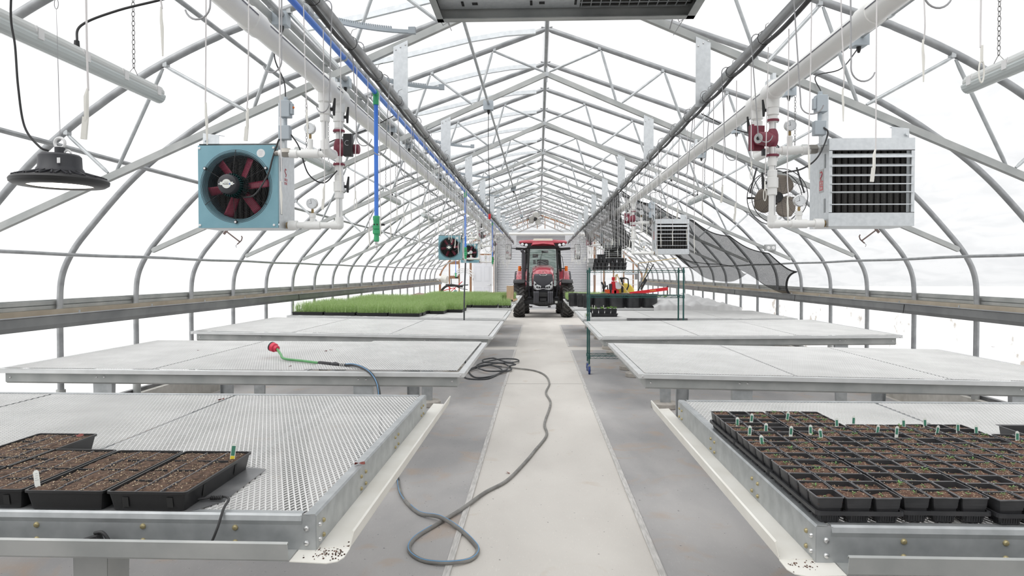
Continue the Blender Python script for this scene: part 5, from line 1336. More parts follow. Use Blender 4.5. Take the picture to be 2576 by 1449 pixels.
b=MB();b.tube(P1[84:],.0125,10);b.build('dusty_hose',M['hosedust'],o)
b=MB();b.tube(spline(coil,10),.0125,8);b.build('coiled_hose',M['hose'],o)
def stripe(P,name,ang,rad=.0125):
    b=MB();pts=[]
    for i in range(1,len(P)-1):
        d=(P[i+1]-P[i-1]).normalized();u=Vector((0,0,1));r=d.cross(u)
        if r.length<.2: r=Vector((1,0,0))
        r.normalize();u=r.cross(d).normalized();pts.append(P[i]+(r*cos(ang)+u*sin(ang))*rad)
    b.tube(pts,.0028,5);b.build(name,M['hoseblue'],o)
stripe(P1[:95],'blue_stripe',R(55));stripe(P1[95:200],'blue_stripe',R(120))
# dried leaves on the bench and the floor
def leafm(seed):
    rn=random.Random(seed);b=MB();L=.035;b.grid(lambda u,v:((u-.5)*L*2*.6,(v-.5)*.022*sin(pi*min(.97,max(.06,u))),.004+.006*sin(u*4+seed)*sin(v*3+1)),8,4);return b.build('dried_leaf',M['deadleaf'])
lf=[leafm(i) for i in range(3)];lu=set()
spots=[(500,883,.872,'reddish dried leaf on the wand bench, nearest the side wall'),(820,884,.872,'reddish dried leaf behind the wand grip'),(833,881,.872,'dark dried leaf above the wand valve'),(877,893,.872,'reddish dried leaf beside the mesh seam on the wand bench'),(903,889,.872,'tiny dried leaf just beyond the mesh seam on the wand bench'),(957,884,.872,'reddish dried leaf toward the aisle end of the wand bench'),(730,922,.872,'pale dried leaf in front of the wand stem'),(1062,914,.872,'small dried leaf near the aisle corner of the wand bench'),(556,1006,.868,'orange dried leaf on the mesh seam of the front soil bench'),(1278,1190,.004,'dark red dried leaf on the aisle beside the hose'),(905,1168,.868,'dark red leaf on the mesh near the drain gutter'),(2498,873,.82,'small brown leaf on the bench behind the seedling pots'),(200,1097,.93,'pinkish dried leaf behind the soil tray set furthest back')]
def at_height(px,py,z):
    d=fw+rt*((px-1288)/F)-up*((py-724.5)/F);return Vector((0,0,EYE))+d*((z-EYE)/d.z)
for i,(px,py,z,lab) in enumerate(spots):
    k=i%3;o=lf[k] if k not in lu else dup(lf[k]);lu.add(k);p=at_height(px,py,z);o.location=p;o.rotation_euler=(0,0,i*1.3);tag(o,lab,'leaf','dried leaves')
# ================================================================== trays of grass
def grasstray(W,L,h,seed,n=420):
    rn=random.Random(seed);b=MB();z=.055
    b.loft([ring(b,W/2-.010,L/2-.010,0,.01),ring(b,W/2-.003,L/2-.003,z-.006,.01),ring(b,W/2,L/2,z-.006,.01),ring(b,W/2,L/2,z,.01),ring(b,W/2-.005,L/2-.005,z,.01),ring(b,W/2-.008,L/2-.008,.045,.01)],capB=True)
    o=b.build('grass_tray',M['black'],angle=40)
    g=MB();vs=[];fs=[]
    lean=rn.uniform(-.25,.25)
    for _ in range(n):
        x=rn.uniform(-.5,.5)*(W-.02);y=rn.uniform(-.5,.5)*(L-.02);a=rn.uniform(0,2*pi);hh=h*rn.uniform(.65,1.12);k=hh*rn.uniform(.08,.38);w=rn.uniform(.0016,.0030)
        dx,dy=cos(a)*k+lean*hh*.25,sin(a)*k;sx,sy=-sin(a)*w,cos(a)*w;q=len(vs)
        vs+=[(x-sx,y-sy,.045),(x+sx,y+sy,.045),(x+dx*.35+sx*.8,y+dy*.35+sy*.8,.045+hh*.6),(x+dx*.35-sx*.8,y+dy*.35-sy*.8,.045+hh*.6),(x+dx,y+dy,.045+hh*.96)]
        fs+=[(q,q+1,q+2,q+3),(q+3,q+2,q+4)]
    g.add(vs,fs);tag(g.build('grass',M['grass'],o,smooth=False),kind='stuff');return o
gs=[grasstray(.54,.27,.20,i) for i in range(3)]+[grasstray(.27,.54,.19,7)]+[grasstray(.54,.27,.10,9)];gu=set();grn=random.Random(4)
def place_grass(k,x,y,z,lab,group):
    o=gs[k] if k not in gu else dup(gs[k]);gu.add(k);o.location=(x,y,z);o.rotation_euler=(0,0,grn.uniform(-.02,.02)+(pi if grn.random()<.5 else 0));return tag(o,lab,'grass tray',group)
def bz(rows,i,sgn,x):
    a,b_,dz=rows[i];xin=-.565 if sgn<0 else .728;w=3.715 if sgn<0 else 3.562
    return .870+dz*abs(x-xin)/w
for j in range(8):
    nc=4 if j<3 else 5
    y=11.52+.045+.17+j*.277
    for i in range(nc):
        x=-4.22+.28+i*.553+(.02 if j%2 else 0);k=grn.randrange(3)
        if i==4 and j in (3,4): x-=.14;k=3;
        if i==4 and j==4: continue
        if i==4 and j==3: y+=.14
        place_grass(k,x,y,bz(RL,2,-1,x),'grass tray, %s from the side wall, %s row, on the first grass bench'%(nth(i+1),nth(j+1)),'grass trays on the first grass bench')
for j in range(8):
    y=14.85+.045+.17+j*.277
    for i in range(7):
        if i==6 and j>0: continue
        x=-4.22+.28+i*.553;k=grn.randrange(3)
        if i==6: x=-.74;k=3;y+=.14
        place_grass(k,x,y,bz(RL,3,-1,x),'grass tray, %s from the side wall, %s row, on the second grass bench'%(nth(i+1),nth(j+1)),'grass trays on the second grass bench')
        if i==6:
            o=[c for c in COL.objects if c.name.startswith('grass_tray')][-1]
            text('tray_writing','Curly P',.05,M['greytxt'],o,(.02,-.272,.03),(R(90),0,0)); o.rotation_euler=(0,0,0)
for j in range(8):
    y=18.2+.045+.17+j*.277
    for i in range(2,7):
        if i>4 and j>4: continue
        x=-4.22+.28+i*.553;x=min(x,-.9)
        place_grass(grn.randrange(3),x,y,bz(RL,4,-1,x),'grass tray, %s from the side wall, %s row, on the third grass bench'%(nth(i+1),nth(j+1)),'grass trays on the third grass bench')
for j in range(6):
    y=18.1+.045+.17+j*.277
    for i in range(6):
        x=.72+.30+i*.553
        place_grass(4 if i>1 else grn.randrange(3),x,y,bz(RR,4,1,x),'grass tray, %s from the aisle, %s row, behind the black tubs'%(nth(i+1),nth(j+1)),'grass trays behind the black tubs')
# ================================================================== black tubs and plastic sheet
def tub(r,h,ribs,seed):
    b=MB();k=.93 if r>.15 else .84;prof=[(r*(k-.02),0),(r*k,.004),(r*.955,h*.86),(r,h*.865),(r*1.01,h*.90),(r*1.01,h*.985),(r,h),(r*.955,h),(r*.94,h*.9),(r*.84,h*.80)]
    b.lathe(prof,n=32,capB=True)
    for k in range(ribs):
        t=2*pi*k/ribs;b.beam((r*.865*cos(t),r*.865*sin(t),.02),(r*.962*cos(t),r*.962*sin(t),h*.84),.012,.006,up=(cos(t),sin(t),0))
    return b.build('nursery_tub',M['blacksoft'],angle=30)
tb=tub(.172,.295,0,1);ts=tub(.118,.30,26,2)
def put(o,first,x,y,lab,grp):
    q=o if first else dup(o);q.location=(x,y,bz(RR,3,1,x));q.rotation_euler=(0,0,x*3);return tag(q,lab,'plant tub',grp)
for i,(x,y,lab) in enumerate(((.80,15.9,'small ribbed black tub at the aisle corner beside the tractor wheel'),(.975,15.55,'small ribbed black tub half hidden behind the rack post, rim lower'),(1.08,15.15,'small ribbed black tub directly left of the rack post'))): put(ts,i==0,x,y,lab,'ribbed black tubs')
for i,(x,y,lab) in enumerate(((1.34,15.2,'wide black tub just right of the near rack post, behind the seedlings'),(1.71,15.12,'wide black tub second from the near rack post'),(2.06,15.12,'wide black tub third from the near rack post'),(2.42,15.12,'wide black tub beside the white plastic sheet'),(1.55,15.6,'wide black tub in the back row, second gap from the aisle'),(1.9,15.6,'wide black tub in the back row, middle gap'),(2.26,15.6,'wide black tub in the back row, gap nearest the plastic sheet'))): put(tb,i==0,x,y,lab,'wide black tubs')
def sheetpt(u,v):
    x=2.45+u*1.85;y=14.72+v*1.5
    e=min(1,u*6)*min(1,(1-u)*5)
    bump=.17*math.exp(-((u-.52)/.22)**2-((v-.62)/.35)**2)+.12*math.exp(-((u-.10)/.12)**2-((v-.45)/.4)**2)+.09*math.exp(-((u-.30)/.15)**2-((v-.75)/.3)**2)
    wr=.022*sin(u*23+v*9+2*sin(v*7))+.014*sin(v*31-u*17)+.018*sin(u*41+v*3)
    z=bz(RR,3,1,x)+.012+max(0,bump+wr*e+.055*e)
    if v<.10: z=bz(RR,3,1,x)-.07+(z-bz(RR,3,1,x)+.07)*(v/.10)**.6;y=14.752-.012*(1-v/.1)+v*.6*0
    return Vector((x,y if v>=.10 else 14.765-.02*sin(u*37)**2,z+.006))
b=MB();b.grid(sheetpt,90,50);tag(b.build('plastic_sheet',M['sheet'],angle=80),'crumpled heap of white plastic sheeting on the bench beside the black tubs','plastic sheet')
# ================================================================== things on the fourth pot-side bench
zb=bz(RR,2,1,1.1)
e=empty('seedling_tray',(1.10,12.1,zb),'black tray of leafy green seedlings in small square pots behind the rack post','tray')
b=MB();b.loft([ring(b,.255,.125,0,.01),ring(b,.265,.135,.045,.01),ring(b,.275,.142,.046,.01),ring(b,.275,.142,.056,.01),ring(b,.262,.13,.052,.01)],capB=True)
for k in range(-2,3): b.box(k*.105-.004,k*.105+.004,-.139,-.134,.002,.05)
b.build('tray_body',M['blacksoft'],e,smooth=False)
rn=random.Random(8)
for j in range(2):
    for i in range(5):
        x=-.21+i*.105;y=-.065+j*.13
        b=MB();b.loft([ring(b,.036,.036,.05,.005),ring(b,.047,.047,.135,.005),ring(b,.043,.043,.135,.005),ring(b,.041,.041,.12,.005)],capB=True);b.T=None
        o=b.build('square_pot',M['blacksoft'],e,smooth=False,loc=(x,y,0))
        g=MB()
        for s in range(3):
            cx,cy=rn.uniform(-.02,.02),rn.uniform(-.02,.02);h=.12+rn.uniform(.02,.05);g.tube([(cx,cy,.12),(cx,cy,h)],.0012,4)
            for k in range(6): leafquad(g,(cx,cy,h-(k%3)*.006),rn.uniform(0,6.3),rn.uniform(.025,.05),rn.uniform(.006,.012),.3,.3)
        g.build('leafy_seedling',M['leaf2'],o,smooth=False)
b=MB()
for x,y in ((-.13,-.1),(-.25,-.02),(.03,-.04),(-.16,.02)): b.box(x-.006,x+.006,y-.0006,y+.0006,.12,.20)
b.build('plant_label',M['offwhite'],e,smooth=False)
e=empty('digital_timer',(.845,11.86,bz(RR,2,1,.85)+.001),'small white timer with green screen on the bench edge beside the rack post','timer')
b=MB();b.prism([(-.055,.0),(.055,0),(.062,.01),(.058,.075),(.05,.085),(-.05,.085),(-.058,.075),(-.062,.01)],1,-.02,.025);b.build('timer_body',M['timer'],e,smooth=False,bevel=.008)
b=MB();b.box(-.032,.028,-.0225,-.019,.02,.06);b.build('timer_screen',M['lcd'],e,smooth=False)
b=MB();b.beam((0,0,0),(1.0,0,0),.05,.035);q=b.build('black_plank',M['mulchmat'],smooth=False,bevel=.003);q.location=(1.47,11.548,.862)
tag(q,'long black plank lying along the front edge of the bench behind the rack','plank')
# ================================================================== green wire rack on castors
RX0,RX1,RY0,RY1=.815,2.315,11.12,11.52;RT=1.70
e=empty('wire_rack',(0,0,0),'green wire shelving rack on blue castors between the two benches','rack')
for x in (RX0,RX1):
    for y in (RY0,RY1):
        b=MB();b.rod((x,y,.165),(x,y,RT),.0127,12)
        for i in range(58): b.lathe([(.0127,0),(.0136,.002),(.0127,.004)],(x,y,.19+i*.0254),(0,0,1),10,False,False)
        b.lathe([(.0145,0),(.0145,.012),(.010,.018)],(x,y,RT-.002),(0,0,1),12);p=b.build('rack_post',M['rack'],e)
        b=MB();b.rod((x,y,.14),(x,y,.17),.010,8);b.box(x-.02,x+.02,y-.022,y+.022,.130,.140);b.box(x-.024,x-.018,y-.02,y+.02,.05,.135);b.box(x+.018,x+.024,y-.02,y+.02,.05,.135);c=b.build('castor_fork',M['galv'],p,smooth=False)
        b=MB();b.lathe([(.03,-.014),(.058,-.015),(.062,-.010),(.062,.010),(.058,.015),(.03,.014)],(x-.0,y-.02,.066),(1,0,0),24);b.lathe([(.022,-.017),(.022,.017)],(x,y-.02,.066),(1,0,0),12);b.build('castor_wheel',M['castor'],p)
for z in (.29,1.27,1.675):
    b=MB()
    for (xa,ya,xb,yb) in ((RX0,RY0,RX1,RY0),(RX0,RY1,RX1,RY1),(RX0,RY0,RX0,RY1),(RX1,RY0,RX1,RY1)):
        b.rod((xa,ya,z),(xb,yb,z),.004,6);b.rod((xa,ya,z-.035),(xb,yb,z-.035),.004,6)
        L=math.hypot(xb-xa,yb-ya);n=max(4,int(L/.05));pts=[(xa+(xb-xa)*i/n,ya+(yb-ya)*i/n,z-(.002 if i%2 else .033)) for i in range(n+1)];b.tube(pts,.0024,5)
    n=52
    for i in range(1,n): x=RX0+(RX1-RX0)*i/n;b.rod((x,RY0,z+.003),(x,RY1,z+.003),.0018,5)
    for y in (RY0+.13,RY0+.27): b.rod((RX0,y,z-.003),(RX1,y,z-.003),.003,5)
    for x in (RX0,RX1):
        for y in (RY0,RY1): b.lathe([(.020,-.042),(.018,.008)],(x,y,z),(0,0,1),12)
    b.build('wire_shelf',M['rack'],e)
# trays stacked on the rack
def celltray(W,L,h,n,m):
    b=MB();b.loft([ring(b,W/2,L/2,h-.006,.008),ring(b,W/2,L/2,h,.008),ring(b,W/2-.008,L/2-.008,h,.008),ring(b,W/2-.012,L/2-.012,h-.01,.008)],capA=False,capB=False)
    cw=(W-.016)/n;cl=(L-.016)/m
    for i in range(n):
        for j in range(m):
            cx=-W/2+.008+cw*(i+.5);cy=-L/2+.008+cl*(j+.5);b.T=Matrix.Translation((cx,cy,0))
            b.loft([ring(b,cw*.36,cl*.36,0,.004),ring(b,cw*.47,cl*.47,h-.004,.004),ring(b,cw*.44,cl*.44,h-.004,.004),ring(b,cw*.33,cl*.33,.006,.004)],capB=True);b.T=None
    return b.build('cell_tray',M['blacksoft'],smooth=False)
ct=[celltray(.27,.36,.058,4,5),celltray(.155,.18,.065,2,2)];cu=set()
gt=celltray(.10,.36,.058,1,4);gt.data.materials[0]=M['greytray'];gf=True
TX=[(0,1.005,1.683),(0,1.285,1.683),(0,1.005,1.745),(0,1.29,1.745),(0,1.03,1.807),(1,1.02,1.868),(1,1.35,1.806),(1,1.20,1.806)]
TL=['black cell tray at the bottom of the rack-top stack, aisle side','black cell tray at the bottom of the rack-top stack, wall side','black cell tray second in the rack-top stack, aisle side','black cell tray second in the rack-top stack, wall side','black cell tray third up in the rack-top stack, aisle side','small block of black cells on the very top, aisle side','small block of black cells on top of the stack, wall end','small block of black cells lying low between the two stack tops']
for (k,x,z),lab in zip(TX,TL):
    o=ct[k] if k not in cu else dup(ct[k]);cu.add(k);o.location=(x,11.31,z);tag(o,lab,'tray','cell trays stacked on the rack')
for i,z in enumerate((1.683,1.745,1.807)):
    o=gt if i==0 else dup(gt);o.location=(.835+.012*i,11.31,z);tag(o,'translucent grey tray at the aisle end of the rack-top stack, %s from the bottom'%nth(i+1),'tray','grey trays on the rack')
# ================================================================== tractor
TXc=.165;TY=25.0
e=empty('tractor',(TXc,TY,0),'red and black tractor facing the camera at the end of the aisle','tractor')
def wheel(x,y,R_,w,rim,lugs,steer=0.):
    b=MB();b.lathe([(rim,-w/2*.82),(rim+.03,-w/2*.95),(R_*.80,-w/2),(R_-.055,-w/2*.90),(R_-.035,-w/2*.6),(R_-.03,0),(R_-.035,w/2*.6),(R_-.055,w/2*.9),(R_*.80,w/2),(rim+.03,w/2*.95),(rim,w/2*.82)],(0,0,0),(1,0,0),40,False,False)
    for k in range(lugs):
        for s in (-1,1):
            t=2*pi*(k+(.5 if s>0 else 0))/lugs;pts=[]
            for q in range(5):
                u=q/4;a=t+.30*u*(20/lugs);rr=R_-.015-.035*max(0,u-.7)/.3;pts.append((s*(w*.02+w*.47*u),rr*sin(a),rr*cos(a)))
            for p,q in zip(pts,pts[1:]):
                m=(Vector(p)+Vector(q))/2;b.beam(p,q,.055,.05,up=(0,m.y,m.z))
    o=b.build('tyre',M['tyre'],e,angle=30);o.location=(x,y,R_);o.rotation_euler=(0,0,steer)
    r=MB();r.lathe([(rim,-w/2*.8),(rim-.03,-w/2*.6),(rim-.05,-w/2*.2),(rim*.5,w*.05),(.12,w*.08),(.12,w*.22),(0.02,w*.22)],(0,0,0),(1 if x>0 else -1,0,0),30,True,True);r.build('wheel_rim',M['tgrey'],o);return o
wheel(-.885,.62,.605,.40,.30,20);wheel(.885,.62,.605,.40,.30,20,.10)
wheel(-.80,3.05,.83,.50,.44,22);wheel(.80,3.05,.83,.50,.44,22)
# axle, chassis, weights
b=MB();b.prism([(-.70,.60),(-.40,.64),(.40,.64),(.70,.60),(.70,.52),(.35,.46),(.12,.40),(-.12,.40),(-.35,.46),(-.70,.52)],1,.45,.72)
b.box(-.30,.30,.1,3.0,.52,.95);b.box(-.22,.22,-.15,.5,.50,.62);b.beam((-.62,.62,.62),(.62,.62,.62),.12,.14);b.box(-.55,-.30,1.0,2.3,.55,1.05);b.box(.30,.55,1.0,2.3,.55,1.05)
b.build('chassis',M['tblack'],e,smooth=False,bevel=.01)
for s in (-1,1):
    for k in range(3):
        b=MB();x=s*.255+(k-1)*.066;b.prism([(-.22,.98),(-.26,.92),(-.26,.60),(-.20,.54),(-.08,.54),(-.08,.98)],0,x-.028,x+.028);b.build('front_weight',M['tgrey'],e,smooth=False,bevel=.012)
b=MB();b.box(-.17,.17,-.16,-.02,.78,.92);b.box(-.12,.12,-.18,-.02,.62,.72);b.rod((0,-.19,.60),(0,-.19,.50),.03,10);b.build('hitch_block',M['tblack'],e,smooth=False,bevel=.01)
b=MB();b.box(.44,.53,.445,.452,.52,.60);b.build('axle_plate',M['tagwhite'],e,smooth=False)
# bonnet
def bsec(y,w,zt,zb,ch):
    return [(-w,y,zb),(-w*1.02,y,zb+(zt-zb)*.5),(-w*.97,y,zt-ch),(-w*.72,y,zt-ch*.25),(-w*.35,y,zt),(w*.35,y,zt),(w*.72,y,zt-ch*.25),(w*.97,y,zt-ch),(w*1.02,y,zt-(zt-zb)*.5),(w,y,zb)]
b=MB();b.loft([bsec(.10,.34,1.60,1.52,.10),bsec(.16,.37,1.72,1.40,.13),bsec(.35,.385,1.80,1.25,.13),bsec(.8,.40,1.87,1.1,.12),bsec(1.35,.42,1.92,1.1,.10),bsec(1.9,.44,1.95,1.1,.10)],close=True);b.build('bonnet',M['tred'],e,angle=25)
# black face mask
def fsec(z,w,y): return [(-w,y+.16,z),(-w*.9,y+.05,z),(-w*.45,y,z),(w*.45,y,z),(w*.9,y+.05,z),(w,y+.16,z)]
b=MB();b.loft([fsec(1.60,.34,.07),fsec(1.54,.36,.03),fsec(1.40,.37,.01),fsec(1.22,.37,.02),fsec(1.10,.33,.06),fsec(1.02,.27,.10),fsec(.95,.25,.12)],close=True);b.build('front_mask',M['tgrey'],e,angle=25)
for s in (-1,1):
    b=MB();p=[(s*.34,.010,1.34),(s*.305,-.006,1.325),(s*.22,-.016,1.22),(s*.075,-.018,1.165),(s*.10,-.012,1.06),(s*.24,.0,1.04),(s*.325,.012,1.12)]
    b.add([Vector(q)+Vector((0,.012,0)) for q in p]+p,[tuple(range(7)),tuple(range(13,6,-1))]+[(i,(i+1)%7,7+(i+1)%7,7+i) for i in range(7)]);h=b.build('headlamp',M['lens'],e,smooth=False)
    b=MB();
    for c_ in ((.27,.0,1.22),(.22,-.01,1.12),(.14,-.015,1.11)): b.lathe([(.035,0),(.028,.02)],(s*c_[0],c_[1]-.022,c_[2]),(0,1,0),12)
    b.build('headlamp_reflector',M['tblack'],h)
b=MB();b.tube([(-.36,.02,1.22),(-.32,.005,1.06),(-.2,-.02,1.03),(-.09,-.025,1.045),(-.05,-.025,1.07),(.05,-.025,1.07),(.09,-.025,1.045),(.2,-.02,1.03),(.32,.005,1.06),(.36,.02,1.22)],.011,6);b.build('chrome_strip',M['steel'],e)
b=MB();b.tube([(-.135,.012,1.585),(-.10,-.002,1.545),(0,-.006,1.535),(.10,-.002,1.545),(.135,.012,1.585)],.008,6);em=b.build('emblem_arc',M['steel'],e)
b=MB();b.box(-.065,.065,.002,.010,1.553,1.580);b.build('emblem_bar',M['tblack'],em,smooth=False)
text('emblem_lettering','CASE IH',.026,M['tagwhite'],em,(0,.000,1.566),(R(90),0,0))
b=MB();b.lathe([(.015,0),(.012,.02)],(0,.13,1.665),(0,-1,.4),8);b.build('bonnet_badge',M['tblack'],e)
# grille sides and lower body
b=MB()
for s in (-1,1): b.prism([(.45,1.12),(1.9,1.12),(1.9,.75),(.45,.8)],0,s*.36-.03,s*.36+.03);b.beam((s*.30,.45,1.05),(s*.50,.75,.98),.05,.14)
b.build('side_grille',M['tblack'],e,smooth=False)
# front mudguards
for s in (-1,1):
    b=MB();sec=[]
    for q in range(9):
        t=R(58+95*q/8);y=.62-.74*cos(t);z=.605+.80*sin(t);sec.append([(s*.68,y,z),(s*1.09,y,z-.01),(s*1.10,y,z-.06),(s*1.085,y,z-.03),(s*.69,y,z-.015)])
    b.loft(sec);b.build('front_mudguard',M['tblack'],e,smooth=False)
    b=MB();b.tube([(s*.68,.62,1.36),(s*.56,.60,1.28),(s*.52,.60,1.02),(s*.50,.60,.74)],.025,8);b.box(s*.5-.07,s*.5+.07,.53,.67,.70,.76);b.build('mudguard_bracket',M['tgrey'],e,smooth=False)
# cab
CY0,CY1=1.75,3.35
b=MB()
for s in (-1,1):
    b.beam((s*.60,CY0,1.08),(s*.535,CY0+.12,2.62),.075,.09,up=(0,1,0));b.beam((s*.76,2.65,1.2),(s*.66,2.6,2.65),.07,.08,up=(0,1,0));b.beam((s*.70,CY1,1.3),(s*.62,CY1-.05,2.65),.09,.09,up=(0,1,0))
    b.beam((s*.60,CY0,1.08),(s*.76,2.65,1.1),.10,.10)
b.beam((-.60,CY0+.1,2.62),(.60,CY0+.1,2.62),.08,.10);b.beam((-.62,CY0,1.05),(.62,CY0,1.05),.10,.16);b.box(-.66,.66,CY0,CY1,.95,1.08)
b.build('cab_frame',M['tblack'],e,smooth=False,bevel=.012)
b=MB();b.add([(-.56,CY0-.01,1.1),(.56,CY0-.01,1.1),(.50,CY0+.10,2.58),(-.50,CY0+.10,2.58)],[(0,1,2,3)])
b.add([(-.56,CY1,1.3),(.56,CY1,1.3),(.52,CY1-.05,2.6),(-.52,CY1-.05,2.6)],[(3,2,1,0)])
for s in (-1,1): b.add([(s*.60,CY0+.05,1.12),(s*.74,2.6,1.12),(s*.64,2.55,2.6),(s*.55,CY0+.16,2.6)],[(0,1,2,3)])
b.build('cab_glass',M['glass'],e,smooth=False)
b=MB();b.tube([(.30*0+.19*cos(t),2.12+.10*sin(t),1.93+.17*sin(t)) for t in [2*pi*k/28 for k in range(28)]],.014,8,closed=True)
for t in (0,2.1,4.2): b.rod((0,2.13,1.90),(.19*cos(t),2.12+.10*sin(t),1.93+.17*sin(t)),.010,6)
b.rod((0,2.13,1.90),(0,2.0,1.5),.035,10);b.build('steering_wheel',M['black'],e)
b=MB();b.box(-.26,.26,1.85,2.02,1.45,1.80);b.build('dashboard',M['tgrey'],e,smooth=False,bevel=.04)
b=MB();b.box(-.25,.25,2.5,2.95,1.35,1.50);b.prism([(2.85,1.48),(3.02,1.48),(3.12,2.15),(2.98,2.18)],0,-.24,.24);b.build('cab_seat',M['tblack'],e,smooth=False,bevel=.04)
b=MB()
for x,z,w,h in ((-.29,2.30,.11,.07),(-.33,2.10,.05,.04),(-.32,2.02,.06,.035),(.08,2.46,.13,.05)): b.box(x-w,x+w,2.0,2.03,z-h,z+h)
b.build('cab_monitor',M['tblack'],e,smooth=False,bevel=.01)
b=MB();b.beam((.0,CY0+.07,2.50),(-.17,CY0+.01,1.88),.012,.012);b.build('wiper',M['tblack'],e,smooth=False)
# roof
def rsec(y,w,zt,zb): return [(-w,y,zb),(-w*1.03,y,zb+(zt-zb)*.55),(-w*.95,y,zt),(-w*.5,y,zt+.02),(w*.5,y,zt+.02),(w*.95,y,zt),(w*1.03,y,zb+(zt-zb)*.55),(w,y,zb)]
b=MB();b.loft([rsec(1.55,.88,2.85,2.80),rsec(1.62,.91,2.89,2.76),rsec(2.2,.92,2.92,2.74),rsec(3.2,.92,2.90,2.72),rsec(3.5,.86,2.84,2.74)]);b.build('cab_roof',M['tred'],e,angle=25)
b=MB();b.loft([[(-.44,1.50,2.68),(-.40,1.46,2.72),(0,1.44,2.76),(.40,1.46,2.72),(.44,1.50,2.68),(.40,1.55,2.80),(0,1.55,2.82),(-.40,1.55,2.80)],[(-.5,1.7,2.66),(-.46,1.7,2.75),(0,1.7,2.82),(.46,1.7,2.75),(.5,1.7,2.66),(.46,1.75,2.84),(0,1.75,2.86),(-.46,1.75,2.84)]]);b.build('roof_visor',M['tred'],e,angle=25)
b=MB();b.prism([(-.40,2.80),(-.36,2.955),(.36,2.955),(.40,2.80)],1,1.56,2.9);b.build('roof_hatch',M['cream2'],e,smooth=False,bevel=.02)
b=MB();b.box(-.62,.62,1.62,1.75,2.60,2.70);b.prism([(-.88,2.80),(-.76,2.67),(-.55,2.63),(.55,2.63),(.76,2.67),(.88,2.80)],1,1.60,1.70);b.build('roof_underside',M['tblack'],e,smooth=False,bevel=.01)
for x,z in ((-.79,2.73),(-.64,2.705),(.64,2.705),(.79,2.73)):
    b=MB();b.lathe([(.06,.03),(.072,.0),(.068,-.02)],(x,1.56,z),(0,1,0),18);h=b.build('work_lamp',M['tblack'],e);h.scale=(1,1,1)
    b=MB();b.lathe([(.058,-.021),(.05,-.026)],(x,1.56,z),(0,1,0),18);b.build('work_lamp_lens',M['lens'],h)
# mirrors
for s in (-1,1):
    b=MB();b.beam((s*.60,1.8,2.55),(s*1.05,1.75,2.58),.05,.10);b.tube([(s*1.02,1.75,2.58),(s*1.27,1.73,2.60),(s*1.29,1.73,2.50)],.018,8);m_=b.build('mirror_arm',M['tblack'],e,smooth=False)
    b=MB();b.box(s*1.33-.115,s*1.33+.115,1.705,1.76,2.16,2.76);mh=b.build('mirror_shell',M['tblack'],m_,smooth=False,bevel=.03)
    b=MB();b.box(s*1.33-.10,s*1.33+.10,1.695,1.703,2.20,2.72);b.build('mirror_face',M['mirror'],m_,smooth=False)
# exhaust
b=MB();b.tube([(-.74,1.30,1.05),(-.74,1.30,2.32),(-.75,1.28,2.42),(-.82,1.22,2.50)],[.075,.075,.062,.058],16);b.box(-.80,-.68,1.25,1.35,1.0,1.1);b.build('exhaust_stack',M['tgrey'],e)
# indicators and rear fenders
for s in (-1,1):
    b=MB();b.beam((s*.60,1.75,1.80),(s*.90,1.72,1.80),.03,.04);a=b.build('indicator_arm',M['tblack'],e,smooth=False)
    b=MB();b.lathe([(.055,0),(.060,.02),(.060,.17),(.055,.19)],(s*.90,1.70,1.71),(0,0,1),14);b.build('indicator_lamp',M['orange'],a)
    b=MB();sec=[]
    for q in range(9):
        t=R(20+130*q/8);y=3.05-.90*cos(t);z=.83+.92*sin(t);sec.append([(s*.56,y,z+.05),(s*.80,y,z+.10),(s*.98,y,z+.06),(s*1.06,y,z-.05),(s*1.03,y,z-.05),(s*.95,y,z+.02),(s*.57,y,z)])
    b.loft(sec);b.build('rear_fender',M['tred'],e,angle=30)
    b=MB();sec=[]
    for q in range(9):
        t=R(10+140*q/8);y=3.05-.87*cos(t);z=.83+.89*sin(t);sec.append([(s*.98,y,z+.02),(s*1.12,y,z-.02),(s*1.13,y,z-.10),(s*1.10,y,z-.10),(s*.98,y,z-.04)])
    b.loft(sec);b.build('fender_flare',M['tgrey'],e,smooth=False)
    b=MB();b.tube([(s*.56,1.72,2.45),(s*.74,1.62,2.25),(s*.80,1.6,1.85),(s*.78,1.62,1.25)],.012,6);b.build('grab_rail',M['tblack'],e)
# ================================================================== things around the tractor
zq=bz(RL,5,-1,-1.0)
def fluted(x0,x1,y,z,r,lab,nm='burgundy_roll'):
    b=MB();n=int((x1-x0)/.035);pts=[];rr=[]
    for i in range(n+1):
        pts.append((x0+(x1-x0)*i/n,y,z+r));rr.append(r*(1 if i%2 else .88))
    b.tube(pts,rr,14);return tag(b.build(nm,M['burgundy'],angle=20),lab,'plastic roll')
fluted(-2.35,-1.60,21.6,zq+.01,.055,'ribbed burgundy plastic roll on the far grass-side bench, wall-side one')
fluted(-1.60,-.85,21.55,zq+.01,.075,'thicker ribbed burgundy plastic roll on the far grass-side bench, aisle-side one')
b=MB();b.grid(lambda u,v:(-4.1+u*2.6,21.9+v*1.5,zq+.055+.05*sin(u*14)*sin(v*5)*.4+.03*v),40,10);tag(b.build('burgundy_sheet',M['burgundy'],solid=.004),'flat burgundy plastic sheet lying on the farthest grass-side bench','plastic sheet')
